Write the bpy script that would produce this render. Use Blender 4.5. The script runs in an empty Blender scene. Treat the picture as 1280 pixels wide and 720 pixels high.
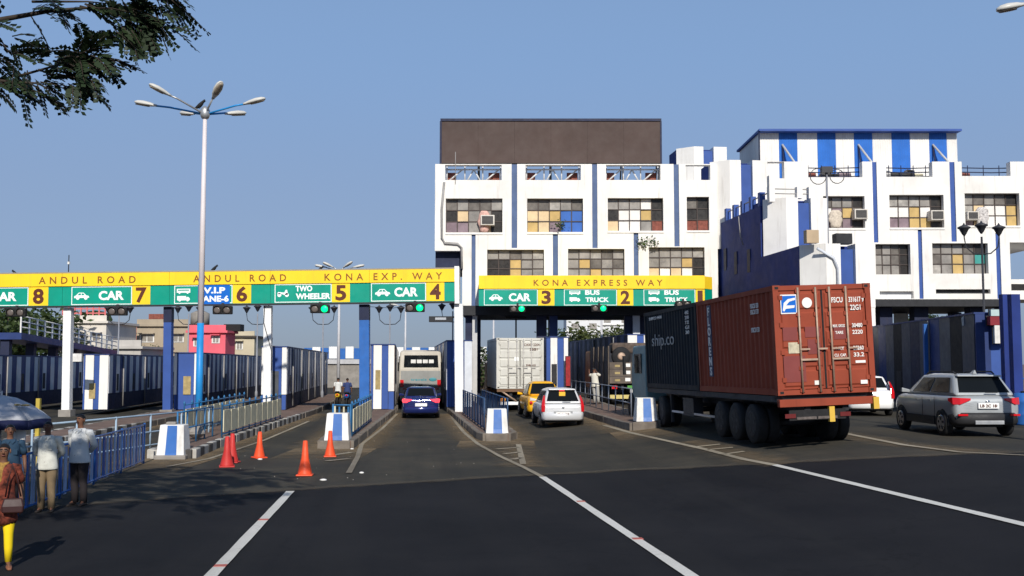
import bpy, bmesh, math, random
from mathutils import Vector, Matrix
random.seed(7)
R = math.radians
S = bpy.context.scene
COL = S.collection

# ------------------------------------------------------------------ camera, world, sun, exposure
F, CX, CY, HZ, CAMH = 1312.0, 640.0, 360.0, 455.0, 2.5
PITCH = math.atan((HZ - CY) / F)
cam = bpy.data.objects.new('camera', bpy.data.cameras.new('camera'))
COL.objects.link(cam)
cam.location = (0, 0, CAMH)
cam.rotation_euler = (math.pi / 2 + PITCH, 0, 0)
cam.data.sensor_width = 36
cam.data.lens = F / 1280 * 36
cam.data.clip_start = 0.1
cam.data.clip_end = 6000
S.camera = cam

SUN_EL, SUN_AZ = R(32), math.pi - 0.13          # the sun stands behind the camera
wd = bpy.data.worlds.new('World'); S.world = wd; wd.use_nodes = True
wn = wd.node_tree; bg = wn.nodes['Background']
sky = wn.nodes.new('ShaderNodeTexSky'); sky.sky_type = 'NISHITA'; sky.sun_disc = False
sky.sun_elevation = SUN_EL; sky.sun_rotation = SUN_AZ
sky.altitude = 0; sky.air_density = 1.0; sky.dust_density = 0.6; sky.ozone_density = 3.0
tc = wn.nodes.new('ShaderNodeTexCoord'); sp = wn.nodes.new('ShaderNodeSeparateXYZ'); wn.links.new(tc.outputs['Generated'], sp.inputs[0])
hazec = wn.nodes.new('ShaderNodeValToRGB'); wn.links.new(sp.outputs['Z'], hazec.inputs[0])   # city haze: grey at the horizon, bluer above, thin overhead
cr = hazec.color_ramp; cr.interpolation = 'EASE'
for i, (pos, c) in enumerate(((0.0, (.266, .345, .478)), (.115, (.288, .404, .64)), (.30, (.270, .434, .735)), (1.0, (.16, .30, .62)))):
    e = cr.elements[i] if i < 2 else cr.elements.new(pos)
    e.position = pos; e.color = (*c, 1)
thick = wn.nodes.new('ShaderNodeMapRange'); wn.links.new(sp.outputs['Z'], thick.inputs[0])
for i, q in enumerate((.25, 1.0, .86, .25)): thick.inputs[i + 1].default_value = q
gain = wn.nodes.new('ShaderNodeVectorMath'); gain.operation = 'SCALE'; gain.inputs['Scale'].default_value = 9.4; wn.links.new(hazec.outputs[0], gain.inputs[0])
smog = wn.nodes.new('ShaderNodeMix'); smog.data_type = 'RGBA'; wn.links.new(thick.outputs[0], smog.inputs[0])
wn.links.new(sky.outputs[0], smog.inputs[6]); wn.links.new(gain.outputs[0], smog.inputs[7])
wn.links.new(smog.outputs[2], bg.inputs[0]); bg.inputs[1].default_value = 0.085
sl = bpy.data.lights.new('sun', 'SUN'); sl.energy = 4.2; sl.angle = R(0.5); sl.color = (1, .945, .86)
so = bpy.data.objects.new('sun', sl); COL.objects.link(so)
so.rotation_euler = Vector((-math.sin(SUN_AZ) * math.cos(SUN_EL), -math.cos(SUN_AZ) * math.cos(SUN_EL), -math.sin(SUN_EL))).to_track_quat('-Z', 'Y').to_euler()
S.view_settings.view_transform = 'Standard'; S.view_settings.look = 'None'
S.view_settings.exposure = 0.15; S.view_settings.gamma = 1

# ------------------------------------------------------------------ measuring: from the photograph to the place
def W(px, py, Y):
    a, b = (px - CX) / F, (CY - py) / F
    k = Y / (math.cos(PITCH) - b * math.sin(PITCH))
    return Vector((a * k, Y, CAMH + k * (math.sin(PITCH) + b * math.cos(PITCH))))
UX, UY = -0.1023, 0.9948                          # direction of the road
ROAD = math.atan2(-UX, UY)                        # z rotation of a thing that heads along it
VST = [4 + .5 * i for i in range(17)]
def rise(v):                                      # the carriageway climbs to the right
    def s(q):
        t = min(1, max(0, (q - 4) / 8)); return .6 * t * t * (3 - 2 * t)
    if v <= 4: return 0.0
    if v >= 12: return .6
    i = int((v - 4) / .5); a = 4 + .5 * i; k = (v - a) / .5
    return s(a) * (1 - k) + s(a + .5) * k
def vof(x, y): return UY * x - UX * y
def gz(x, y): return rise(vof(x, y))
def G(px, py, h=0.0):                             # the point of the ground seen at a pixel
    z = 0
    for _ in range(30):
        a, b = (px - CX) / F, (CY - py) / F
        dz = math.sin(PITCH) + b * math.cos(PITCH); dy = math.cos(PITCH) - b * math.sin(PITCH)
        k = (z + h - CAMH) / dz; x, y = a * k, dy * k
        z = .5 * z + .5 * gz(x, y)
    return Vector((x, y, gz(x, y)))

# ------------------------------------------------------------------ materials
MATS = {}
def M(name, col, rough=.6, metal=0.0, var=.12, vs=1.5, bump=0.0, bs=40, streak=0.0, grime=(.12, .1, .08), emit=0, spec=.3, coat=0, patch=0):
    if name in MATS: return MATS[name]
    m = bpy.data.materials.new(name); m.use_nodes = True; t = m.node_tree; N, L = t.nodes, t.links
    p = N['Principled BSDF']
    p.inputs['Roughness'].default_value = rough; p.inputs['Metallic'].default_value = metal
    p.inputs['Specular IOR Level'].default_value = spec
    if coat: p.inputs['Coat Weight'].default_value = coat; p.inputs['Coat Roughness'].default_value = .08
    g = N.new('ShaderNodeNewGeometry')
    def noise(scale, detail=4, vec=None, rgh=.6):
        n = N.new('ShaderNodeTexNoise'); n.inputs['Scale'].default_value = scale
        n.inputs['Detail'].default_value = detail; n.inputs['Roughness'].default_value = rgh
        L.new(vec or g.outputs['Position'], n.inputs['Vector']); return n.outputs['Fac']
    def mr(x, a, b, c, d):
        n = N.new('ShaderNodeMapRange'); L.new(x, n.inputs[0])
        for i, q in enumerate((a, b, c, d)): n.inputs[i + 1].default_value = q
        return n.outputs[0]
    def mix(f, a, b):
        n = N.new('ShaderNodeMix'); n.data_type = 'RGBA'
        for s_, q in ((n.inputs[0], f), (n.inputs[6], a), (n.inputs[7], b)):
            if hasattr(q, 'links'): L.new(q, s_)
            elif isinstance(q, tuple): s_.default_value = (*q, 1)
            else: s_.default_value = q
        return n.outputs[2]
    lo = tuple(c * (1 - var) for c in col); hi = tuple(min(1, c * (1 + var * .7)) for c in col)
    c = mix(mr(noise(vs), .3, .7, 0, 1), lo, hi)
    if patch:
        c = mix(mr(noise(vs * .35, 6, rgh=.7), .52, .68, 0, patch), c, grime)
    if streak:
        mp = N.new('ShaderNodeMapping'); mp.inputs['Scale'].default_value = (3.2, 3.2, .22)
        L.new(g.outputs['Position'], mp.inputs[0])
        c = mix(mr(noise(1.3, 6, mp.outputs[0], .7), .55, .78, 0, streak), c, grime)
    L.new(c, p.inputs['Base Color'])
    r_ = mr(noise(vs * 3), .3, .7, max(.02, rough - .08), min(1, rough + .08)); L.new(r_, p.inputs['Roughness'])
    if bump:
        b = N.new('ShaderNodeBump'); b.inputs['Strength'].default_value = bump; b.inputs['Distance'].default_value = .01
        L.new(noise(bs, 5), b.inputs['Height']); L.new(b.outputs[0], p.inputs['Normal'])
    if emit:
        p.inputs['Emission Color'].default_value = (*col, 1); p.inputs['Emission Strength'].default_value = emit
    MATS[name] = m; return m

def leaf_mat(name, col, tr=.25):
    m = bpy.data.materials.new(name); m.use_nodes = True; t = m.node_tree; N, L = t.nodes, t.links
    p = N['Principled BSDF']; p.inputs['Roughness'].default_value = .55
    g = N.new('ShaderNodeNewGeometry'); n = N.new('ShaderNodeTexNoise'); n.inputs['Scale'].default_value = 2.2
    L.new(g.outputs['Position'], n.inputs['Vector'])
    rr = N.new('ShaderNodeValToRGB'); L.new(n.outputs['Fac'], rr.inputs[0])
    rr.color_ramp.elements[0].position = .3; rr.color_ramp.elements[1].position = .72
    rr.color_ramp.elements[0].color = (col[0] * .55, col[1] * .6, col[2] * .6, 1)
    rr.color_ramp.elements[1].color = (col[0] * 1.4, col[1] * 1.3, col[2], 1)
    L.new(rr.outputs[0], p.inputs['Base Color'])
    d = N.new('ShaderNodeBsdfTranslucent'); L.new(rr.outputs[0], d.inputs[0])
    x = N.new('ShaderNodeMixShader'); x.inputs[0].default_value = tr
    L.new(p.outputs[0], x.inputs[1]); L.new(d.outputs[0], x.inputs[2]); L.new(x.outputs[0], N['Material Output'].inputs[0])
    return m

def road_mat(name, base, worn, fine, streak_col, streak_amt, patch_amt, rough=.85):
    """asphalt: fine grain, patches, and tyre-darkened bands running along the road"""
    m = bpy.data.materials.new(name); m.use_nodes = True; t = m.node_tree; N, L = t.nodes, t.links
    p = N['Principled BSDF']; p.inputs['Specular IOR Level'].default_value = .08
    g = N.new('ShaderNodeNewGeometry')
    def noise(scale, detail, vec, rgh=.6):
        n = N.new('ShaderNodeTexNoise'); n.inputs['Scale'].default_value = scale; n.inputs['Detail'].default_value = detail
        n.inputs['Roughness'].default_value = rgh; L.new(vec, n.inputs['Vector']); return n.outputs['Fac']
    def mr(x, a, b, c, d):
        n = N.new('ShaderNodeMapRange'); L.new(x, n.inputs[0])
        for i, q in enumerate((a, b, c, d)): n.inputs[i + 1].default_value = q
        return n.outputs[0]
    def mix(f, a, b, bl='MIX'):
        n = N.new('ShaderNodeMix'); n.data_type = 'RGBA'; n.blend_type = bl
        for s_, q in ((n.inputs[0], f), (n.inputs[6], a), (n.inputs[7], b)):
            if hasattr(q, 'links'): L.new(q, s_)
            elif isinstance(q, tuple): s_.default_value = (*q, 1)
            else: s_.default_value = q
        return n.outputs[2]
    P = g.outputs['Position']
    mp = N.new('ShaderNodeMapping'); mp.inputs['Rotation'].default_value = (0, 0, -ROAD); mp.inputs['Scale'].default_value = (1, 1, 1)
    L.new(P, mp.inputs[0])
    m2 = N.new('ShaderNodeVectorMath'); m2.operation = 'MULTIPLY'; m2.inputs[1].default_value = (1, .035, 1); L.new(mp.outputs[0], m2.inputs[0])
    c = mix(mr(noise(.35, 6, P, .65), .35, .65, 0, 1), base, worn)
    c = mix(mr(noise(.9, 5, m2.outputs[0], .6), .48, .7, 0, streak_amt), c, streak_col)
    m3 = N.new('ShaderNodeVectorMath'); m3.operation = 'MULTIPLY'; m3.inputs[1].default_value = (.5, 2.2, 1); L.new(mp.outputs[0], m3.inputs[0])
    c = mix(mr(noise(.7, 5, m3.outputs[0], .65), .6, .72, 0, patch_amt), c, tuple(q * .55 for q in base))
    v = N.new('ShaderNodeTexVoronoi'); v.feature = 'DISTANCE_TO_EDGE'; v.inputs['Scale'].default_value = .33
    wv = N.new('ShaderNodeVectorMath'); wv.operation = 'ADD'; ns = N.new('ShaderNodeTexNoise'); ns.inputs['Scale'].default_value = 1.4; ns.inputs['Detail'].default_value = 5
    L.new(P, ns.inputs['Vector']); sc = N.new('ShaderNodeVectorMath'); sc.operation = 'SCALE'; sc.inputs['Scale'].default_value = 1.4
    L.new(ns.outputs['Color'], sc.inputs[0]); L.new(P, wv.inputs[0]); L.new(sc.outputs[0], wv.inputs[1]); L.new(wv.outputs[0], v.inputs['Vector'])
    c = mix(mr(v.outputs[0], .0, .012, .3, 0), c, tuple(q * .4 for q in base))
    gr = noise(fine, 3, P, .8)
    c = mix(mr(gr, .3, .7, .25, 0), c, (.0, .0, .0)); c = mix(mr(noise(fine * .6, 2, P, .8), .62, .75, 0, .3), c, tuple(min(1, q * 2.6) for q in base))
    L.new(c, p.inputs['Base Color']); p.inputs['Roughness'].default_value = rough
    b = N.new('ShaderNodeBump'); b.inputs['Strength'].default_value = .35; b.inputs['Distance'].default_value = .006
    L.new(gr, b.inputs['Height']); L.new(b.outputs[0], p.inputs['Normal'])
    MATS[name] = m; return m

white = M('white painted wall', (.78, .76, .72), .7, var=.08, vs=.5, bump=.25, bs=10, streak=.55, grime=(.36, .32, .27), patch=.22)
blue = M('blue painted wall', (.035, .085, .30), .6, var=.15, vs=.8, bump=.12, bs=12, streak=.25, grime=(.05, .07, .14))
deep_blue = M('deep blue with wing shade', (.020, .040, .185), .65, var=.2, vs=.8, bump=.2, bs=10, streak=.35, grime=(.03, .035, .07), spec=.15)  # wall blue with the wing side's shade mixed into the colour; posts share it
rail_blue = M('rail blue paint', (.035, .15, .32), .45, var=.15, vs=2, streak=.25, grime=(.06, .08, .1))
blue_paint = M('blue gloss paint', (.028, .125, .40), .42, var=.15, vs=2, streak=.25, grime=(.06, .1, .2))
sky_paint = M('sky blue paint', (.02, .24, .58), .42, var=.12, vs=2, streak=.2, grime=(.05, .1, .2))
white_paint = M('white gloss paint', (.78, .78, .77), .45, var=.07, vs=2, streak=.35, grime=(.3, .26, .22))
dirty_white = M('dirty white paint', (.72, .71, .68), .6, var=.14, vs=3, streak=.4, grime=(.25, .22, .19), patch=.35)
panel_white = M('greyed white sheet', (.64, .65, .67), .5, var=.14, vs=1.2, streak=.3, grime=(.16, .16, .18))
panel_blue = M('navy sheet', (.018, .04, .15), .5, var=.18, vs=1.2, streak=.3, grime=(.02, .02, .04))
navy = M('dark navy base', (.014, .02, .055), .6, var=.25, vs=1.5, streak=.3, grime=(.04, .03, .03))
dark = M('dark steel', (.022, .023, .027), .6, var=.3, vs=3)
black = M('black rubber', (.016, .016, .017), .8, var=.3, vs=8, bump=.2, bs=60)
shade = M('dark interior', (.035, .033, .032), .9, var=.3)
concrete = M('concrete', (.26, .24, .215), .85, var=.2, vs=2, bump=.4, bs=30, streak=.3, patch=.3)
brown_top = M('brown paved top', (.16, .105, .08), .9, var=.3, vs=1.6, bump=.4, bs=25, patch=.4)
kerb_w = M('worn white kerb paint', (.42, .40, .36), .8, var=.25, vs=4, bump=.3, bs=25, patch=.5, grime=(.16, .13, .11))
kerb_k = M('worn black kerb paint', (.07, .065, .06), .8, var=.3, vs=4, bump=.3, bs=25, patch=.4, grime=(.2, .17, .14))
kerb_g = M('bare kerb stone', (.17, .145, .12), .85, var=.3, vs=3, bump=.4, bs=25, patch=.4, grime=(.09, .07, .06))
yellow = M('yellow sign sheet', (.90, .60, .02), .45, var=.08, vs=.8, streak=.4, grime=(.5, .33, .05))
green = M('green sign sheet', (.0, .29, .20), .42, var=.12, vs=.8, streak=.4, grime=(.02, .16, .12))
sign_white = M('white lettering', (.85, .87, .86), .45, var=.03)
brown_ink = M('brown lettering', (.22, .075, .012), .5, var=.05)
dark_ink = M('dark brown numeral', (.10, .025, .012), .5, var=.05)
sign_blue = M('blue sign sheet', (.0, .12, .52), .45, var=.08)
brown_board = M('brown hoarding sheet', (.075, .05, .043), .7, var=.12, vs=.5, streak=.25, grime=(.05, .035, .03))
cream = M('cream planter panel', (.62, .57, .40), .7, var=.15, vs=4, streak=.4, grime=(.25, .2, .13))
steel = M('galvanised steel', (.42, .43, .44), .42, .6, var=.15, vs=3)
lens_green = M('green signal lens', (.0, .85, .24), .3, emit=1.25)
lens_off = M('unlit signal lens', (.13, .11, .10), .25)
glass_g = M('dusty window glass', (.27, .25, .225), .3, var=.35, vs=1.1, spec=.6)
glass_h = M('smeared window glass', (.36, .34, .31), .35, var=.4, vs=2.3)
glass_k = M('dim window glass', (.15, .135, .12), .25, var=.4, vs=1.7)
glass_d = M('dark window opening', (.03, .027, .025), .3, var=.3, vs=1.5)
glass_m = M('mauve window glass', (.23, .17, .19), .3, var=.25, vs=1.5)
paper_y = M('tan board in window', (.52, .36, .14), .7, var=.15, vs=2)
paper_t = M('pale tan paper', (.66, .50, .30), .7, var=.15, vs=2)
paper_w = M('white paper in window', (.75, .72, .68), .7, var=.08, vs=2)
paper_b = M('blue board in window', (.03, .12, .42), .5, var=.1)
mullion = M('dark window frame', (.06, .045, .04), .6, var=.2)
cargls = M('car glass', (.008, .010, .012), .08, spec=.08, var=.1)
tail = M('red tail lamp', (.55, .01, .015), .15, var=.1, coat=.5)
tail_hot = M('lit red tail lamp', (.9, .04, .06), .15, emit=1.6)
lamp_o = M('amber lamp', (.8, .3, .02), .2)
plate_w = M('white number plate', (.8, .8, .78), .5, var=.04)
chrome = M('chrome', (.7, .7, .7), .15, 1.0, var=.05)
plastic = M('black bumper plastic', (.025, .025, .027), .6, var=.15, vs=4)
rimm = M('alloy rim', (.42, .42, .43), .3, .8, var=.1)
pipe_g = M('grey pipe', (.3, .29, .28), .6, var=.2)

# ------------------------------------------------------------------ mesh builder and object helpers
class MB:
    def __init__(s): s.v, s.f, s.mi, s.sm = [], [], [], []
    def face(s, pts, m=0, smooth=False):
        n = len(s.v); s.v += [tuple(p) for p in pts]; s.f.append(tuple(range(n, n + len(pts)))); s.mi.append(m); s.sm.append(smooth)
    def box(s, x0, x1, y0, y1, z0, z1, m=0, T=None):
        n = len(s.v)
        c = [(x0, y0, z0), (x1, y0, z0), (x1, y1, z0), (x0, y1, z0), (x0, y0, z1), (x1, y0, z1), (x1, y1, z1), (x0, y1, z1)]
        if T is not None: c = [tuple(T @ Vector(p)) for p in c]
        s.v += c
        for q in ((0, 3, 2, 1), (4, 5, 6, 7), (0, 1, 5, 4), (1, 2, 6, 5), (2, 3, 7, 6), (3, 0, 4, 7)):
            s.f.append(tuple(n + i for i in q)); s.mi.append(m); s.sm.append(False)
        return s
    def rings(s, rs, m=0, cap=True, smooth=True, closed=True):
        n = len(s.v); k = len(rs[0])
        for r in rs: s.v += [tuple(p) for p in r]
        for i in range(len(rs) - 1):
            for j in range(k if closed else k - 1):
                a, b = n + i * k + j, n + i * k + (j + 1) % k
                s.f.append((a, b, b + k, a + k)); s.mi.append(m); s.sm.append(smooth)
        if cap and closed:
            s.f.append(tuple(reversed(range(n, n + k)))); s.mi.append(m); s.sm.append(False)
            e = n + (len(rs) - 1) * k; s.f.append(tuple(range(e, e + k))); s.mi.append(m); s.sm.append(False)
        return s
    def tube(s, pts, r, n=8, m=0):
        P = [Vector(p) for p in pts]; rr = r if isinstance(r, (list, tuple)) else [r] * len(P); rs = []
        for i, p in enumerate(P):
            d = (P[min(i + 1, len(P) - 1)] - P[max(i - 1, 0)]).normalized()
            a = d.cross(Vector((0, 0, 1)) if abs(d.z) < .9 else Vector((0, 1, 0))).normalized(); b = d.cross(a)
            rs.append([p + (a * math.cos(t) + b * math.sin(t)) * rr[i] for t in (math.tau * j / n for j in range(n))])
        return s.rings(rs, m)
    def lathe(s, prof, c=(0, 0, 0), axis='z', n=16, m=0, smooth=True):
        rs = []
        for r, h in prof:
            ring = []
            for j in range(n):
                t = math.tau * j / n; x, y = max(r, .0005) * math.cos(t), max(r, .0005) * math.sin(t)
                q = (x, y, h) if axis == 'z' else (h, x, y) if axis == 'x' else (y, h, x)
                ring.append((c[0] + q[0], c[1] + q[1], c[2] + q[2]))
            rs.append(ring)
        return s.rings(rs, m, True, smooth)
    def prism(s, poly, a, b, axis='y', m=0):
        def q(p, h): return (p[0], h, p[1]) if axis == 'y' else (h, p[0], p[1]) if axis == 'x' else (p[0], p[1], h)
        return s.rings([[q(p, a) for p in poly], [q(p, b) for p in poly]], m, True, False)
    def ball(s, c, rx, ry, rz, n=12, k=7, m=0):
        rs = []
        for i in range(k + 1):
            t = math.pi * i / k; r = max(.01, math.sin(t))
            rs.append([(c[0] + rx * r * math.cos(u), c[1] + ry * r * math.sin(u), c[2] - rz * math.cos(t)) for u in (math.tau * j / n for j in range(n))])
        return s.rings(rs, m)
    def mesh(s, name, mats):
        me = bpy.data.meshes.new(name); me.from_pydata(s.v, [], s.f)
        for m in (mats if isinstance(mats, (list, tuple)) else [mats]): me.materials.append(m)
        me.polygons.foreach_set('material_index', s.mi); me.polygons.foreach_set('use_smooth', s.sm)
        bm = bmesh.new(); bm.from_mesh(me); bmesh.ops.recalc_face_normals(bm, faces=bm.faces); bm.to_mesh(me); bm.free()
        return me
    def build(s, name, mats, parent=None, bevel=0, seg=2, sub=0, loc=None, rz=0, **tags):
        o = bpy.data.objects.new(name, s.mesh(name, mats)); COL.objects.link(o)
        if parent: o.parent = parent
        if loc is not None: o.location = loc
        if rz: o.rotation_euler.z = rz
        if bevel:
            b = o.modifiers.new('bevel', 'BEVEL'); b.width = bevel; b.segments = seg; b.limit_method = 'ANGLE'; b.angle_limit = R(35)
        if sub:
            u = o.modifiers.new('sub', 'SUBSURF'); u.levels = sub; u.render_levels = sub
        for k_, q in tags.items(): o[k_] = q
        return o

def inst(me, name, parent, loc=(0, 0, 0), rz=0, **tags):
    o = bpy.data.objects.new(name, me); COL.objects.link(o); o.parent = parent; o.location = loc; o.rotation_euler.z = rz
    for k_, q in tags.items(): o[k_] = q
    return o
def thing(name, label, cat, loc=(0, 0, 0), rz=0, group=None):
    o = bpy.data.objects.new(name, None); COL.objects.link(o); o.location = loc; o.rotation_euler.z = rz
    o.empty_display_size = .2; o['label'] = label; o['category'] = cat
    if group: o['group'] = group
    return o
def tag(o, label, cat, group=None):
    o['label'] = label; o['category'] = cat
    if group: o['group'] = group
    return o
def copy_tree(o, parent=None, label=None):
    c = o.copy(); COL.objects.link(c)
    if parent: c.parent = parent
    if label: c['label'] = label
    for ch in [q for q in KIDS.get(o.name, [])] or list(o.children):
        copy_tree(ch, c)
    return c
KIDS = {}
def box_mesh(sx, sy, sz, mat, bevel=0, name='block'):
    return MB().box(-sx / 2, sx / 2, -sy / 2, sy / 2, 0, sz).mesh(name, mat)

def text_mesh(body, w, h, mat, depth=.006, bold=.018, spacing=1.0):
    cu = bpy.data.curves.new('t', 'FONT'); cu.body = body; cu.size = 1; cu.extrude = .01; cu.offset = bold
    cu.space_character = spacing; cu.resolution_u = 3; cu.align_x = 'LEFT'
    o = bpy.data.objects.new('t', cu); me = bpy.data.meshes.new_from_object(o)
    xs = [v.co.x for v in me.vertices]; ys = [v.co.y for v in me.vertices]
    x0, x1, y0, y1 = min(xs), max(xs), min(ys), max(ys)
    kx = w / (x1 - x0) if w else h / (y1 - y0); ky = h / (y1 - y0)
    for v in me.vertices:
        v.co = ((v.co.x - (x0 + x1) / 2) * kx, -v.co.z / .01 * depth, (v.co.y - (y0 + y1) / 2) * ky)
    me.materials.clear(); me.materials.append(mat); me.name = 'lettering'
    bpy.data.objects.remove(o); bpy.data.curves.remove(cu)
    return me
def text(body, w, h, loc, mat, parent, rz=0, name='lettering', **k):
    return inst(text_mesh(body, w, h, mat, **k), name, parent, loc, rz)
def wall_holes(mb, x0, x1, z0, z1, y0, y1, holes, m=0):
    xs = sorted({x0, x1, *[q for h in holes for q in h[:2] if x0 < q < x1]}); zs = sorted({z0, z1, *[q for h in holes for q in h[2:4] if z0 < q < z1]})
    for a, b in zip(zs, zs[1:]):
        run = None
        for c, d in zip(xs, xs[1:]):
            solid = not any(h[0] < (c + d) / 2 < h[1] and h[2] < (a + b) / 2 < h[3] for h in holes)
            if solid: run = (run[0], d) if run else (c, d)
            if (not solid or d == x1) and run:
                mb.box(run[0], run[1], y0, y1, a, b, m); run = None
    return mb
# ------------------------------------------------------------------ ground, roads, markings
def structure(o): o['kind'] = 'structure'; return o
asph_new = road_mat('fresh asphalt', (.0135, .014, .0165), (.0215, .0215, .024), 55, (.027, .0265, .027), .55, .25, .92)
asph_old = road_mat('worn asphalt', (.046, .0445, .039), (.078, .069, .053), 40, (.033, .032, .030), .75, .5, .9)
earth = M('bare dusty earth', (.16, .13, .10), .95, var=.3, vs=.4, bump=.3, bs=8, patch=.4)
def uv(u, v): return (UX * u + UY * v, UY * u - UX * v)
def uvof(x, y): return (UX * x + UY * y, vof(x, y))
def strip_sheet(us, vs, dz, name, mat):
    mb = MB(); rows = [[(*uv(u, v), rise(v) + dz) for u in us] for v in vs]
    return structure(mb.rings(rows, closed=False, cap=False, smooth=False).build(name, mat))
strip_sheet([-200, 3500], [-2500, -60, 0, *VST, 60, 2500], -.004, 'ground', earth)
strip_sheet([-60, 0, 20, 40, 60, 100, 220], [-22, -10, 0, *VST, 18, 30, 44], 0, 'road', asph_old)
# the newly laid asphalt ends in a ragged edge before the plaza
edge = [uvof(*G(px, py)[:2]) for px, py in ((-120, 655), (60, 634), (200, 624), (365, 613), (540, 602), (660, 594.5), (780, 588), (900, 583), (1000, 578), (1150, 571), (1290, 566), (1400, 562))]
def edge_u(v):
    e = sorted(((b, a) for a, b in edge))
    if v <= e[0][0]: return e[0][1]
    for (v0, u0), (v1, u1) in zip(e, e[1:]):
        if v <= v1: return u0 + (u1 - u0) * (v - v0) / (v1 - v0)
    return e[-1][1]
vs = sorted({*[-16 + .2 * i for i in range(120)], *VST, 13, 14, 16, 18, 22, 30})
mb = MB(); rows = []
for v in vs:
    ue = edge_u(v) + random.uniform(-.07, .07)
    rows.append([(*uv(u, v), rise(v) + .004) for u in (-60, 0, 8, ue + .12 * math.sin(v * 5.3) * math.sin(v * 1.7))])
structure(mb.rings(rows, closed=False, cap=False, smooth=False).build('asphalt_surface', asph_new))

line_w = road_mat('road line paint', (.62, .60, .54), (.72, .70, .64), 45, (.42, .40, .36), .5, .45, .7)
line_old = road_mat('worn road line paint', (.42, .37, .28), (.27, .23, .17), 40, (.12, .10, .08), .9, .9, .8)
red_mark = M('red line joint', (.45, .12, .09), .7, var=.2, vs=8)
def ground_line(name, pts, w, mat, dz=.020, step=.5):
    mb = MB(); L = []
    P = [Vector((p[0], p[1], 0)) for p in pts]
    for a, b in zip(P, P[1:]):
        n = max(1, int((b - a).length / step))
        for i in range(n): L.append(a.lerp(b, i / n))
    L.append(P[-1]); rows = []
    for i, p in enumerate(L):
        d = (L[min(i + 1, len(L) - 1)] - L[max(0, i - 1)]).normalized(); q = Vector((-d.y, d.x, 0)) * (w / 2) * random.uniform(.93, 1.05)
        rows.append([(a.x, a.y, gz(a.x, a.y) + dz) for a in (p + q, p - q)])
    return structure(mb.rings(rows, closed=False, cap=False, smooth=False).build(name, mat))
def ext(p, q, k):                                  # extend a line towards the camera, past the frame
    return p + (p - q).normalized() * k
a, b = G(265, 720), G(363, 615); ground_line('lane_line', [ext(a, b, 8), a, b], .16, line_w)
a, b = G(862, 720), G(678, 597); ground_line('lane_line', [ext(a, b, 8), a, b], .16, line_w)
a, b = G(1280, 657), G(968, 582); ground_line('lane_line', [ext(a, b, 8), a, b], .15, line_w)
ground_line('worn_line', [G(678, 597), G(655, 585), G(625, 571), G(598, 556), G(580, 541), G(566, 524), G(561, 513)], .13, line_old)
ground_line('worn_line', [G(968, 582), G(930, 575), G(880, 562), G(835, 552), G(790, 542), G(755, 532)], .16, line_old)
ground_line('worn_line', [G(1300, 571), G(1200, 566), G(1130, 557), G(1064, 544), G(1052, 541)], .2, line_old)
ground_line('worn_line', [G(210, 584), G(262, 574), G(330, 551), G(386, 527)], .12, line_old)
ground_line('worn_line', [G(436, 592), G(447, 572), G(452, 556)], .14, line_old)
ground_line('worn_line', [G(452, 556), G(478, 536), G(496, 518)], .12, line_old)
for x0, y0, x1, y1 in ((648, 560, 620, 562), (650, 566, 630, 568), (652, 573, 640, 575), (440, 566, 414, 570), (437, 574, 408, 577), (900, 556, 872, 559), (916, 560, 884, 563), (930, 565, 902, 569)):
    ground_line('hatch_mark', [G(x0, y0), G(x1, y1)], .2, line_old)
ground_line('worn_line', [G(648, 556), G(654, 581)], .16, line_old)
for px, py in ((726, 628), (797, 675), (329.5, 651), (275.5, 709)):
    p = G(px, py); mb = MB(); mb.box(-.075, .075, -.07, .07, .0, .006)
    structure(mb.build('line_joint', red_mark, loc=(p.x, p.y, p.z + .018), rz=ROAD))
# scraps and pebbles on the road by the cones
mb = MB()
for i in range(45):
    p = G(random.uniform(300, 660), random.uniform(545, 600)); s = random.uniform(.006, .018)
    mb.ball((p.x, p.y, p.z + s * .4), s, s * 1.3, s * .7, 5, 3)
o = mb.build('road_grit', concrete); o['kind'] = 'stuff'
for px, py, s in ((325, 575, .06), (404, 601, .07), (452, 592, .05), (440, 562, .05)):
    p = G(px, py); mb = MB(); mb.ball((0, 0, .02), s * 1.2, s * .7, .025, 7, 4)
    tag(mb.build('paper_scrap', dirty_white, loc=p), {325: 'white crumpled scrap below the far middle cone', 404: 'pale crumpled scrap on the road right of the big cone', 452: 'pale scrap lying on the road right of the lone end cone', 440: 'pale scrap lying close beside the kerb behind the end cone'}[px], 'litter', 'litter on the road')

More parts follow.
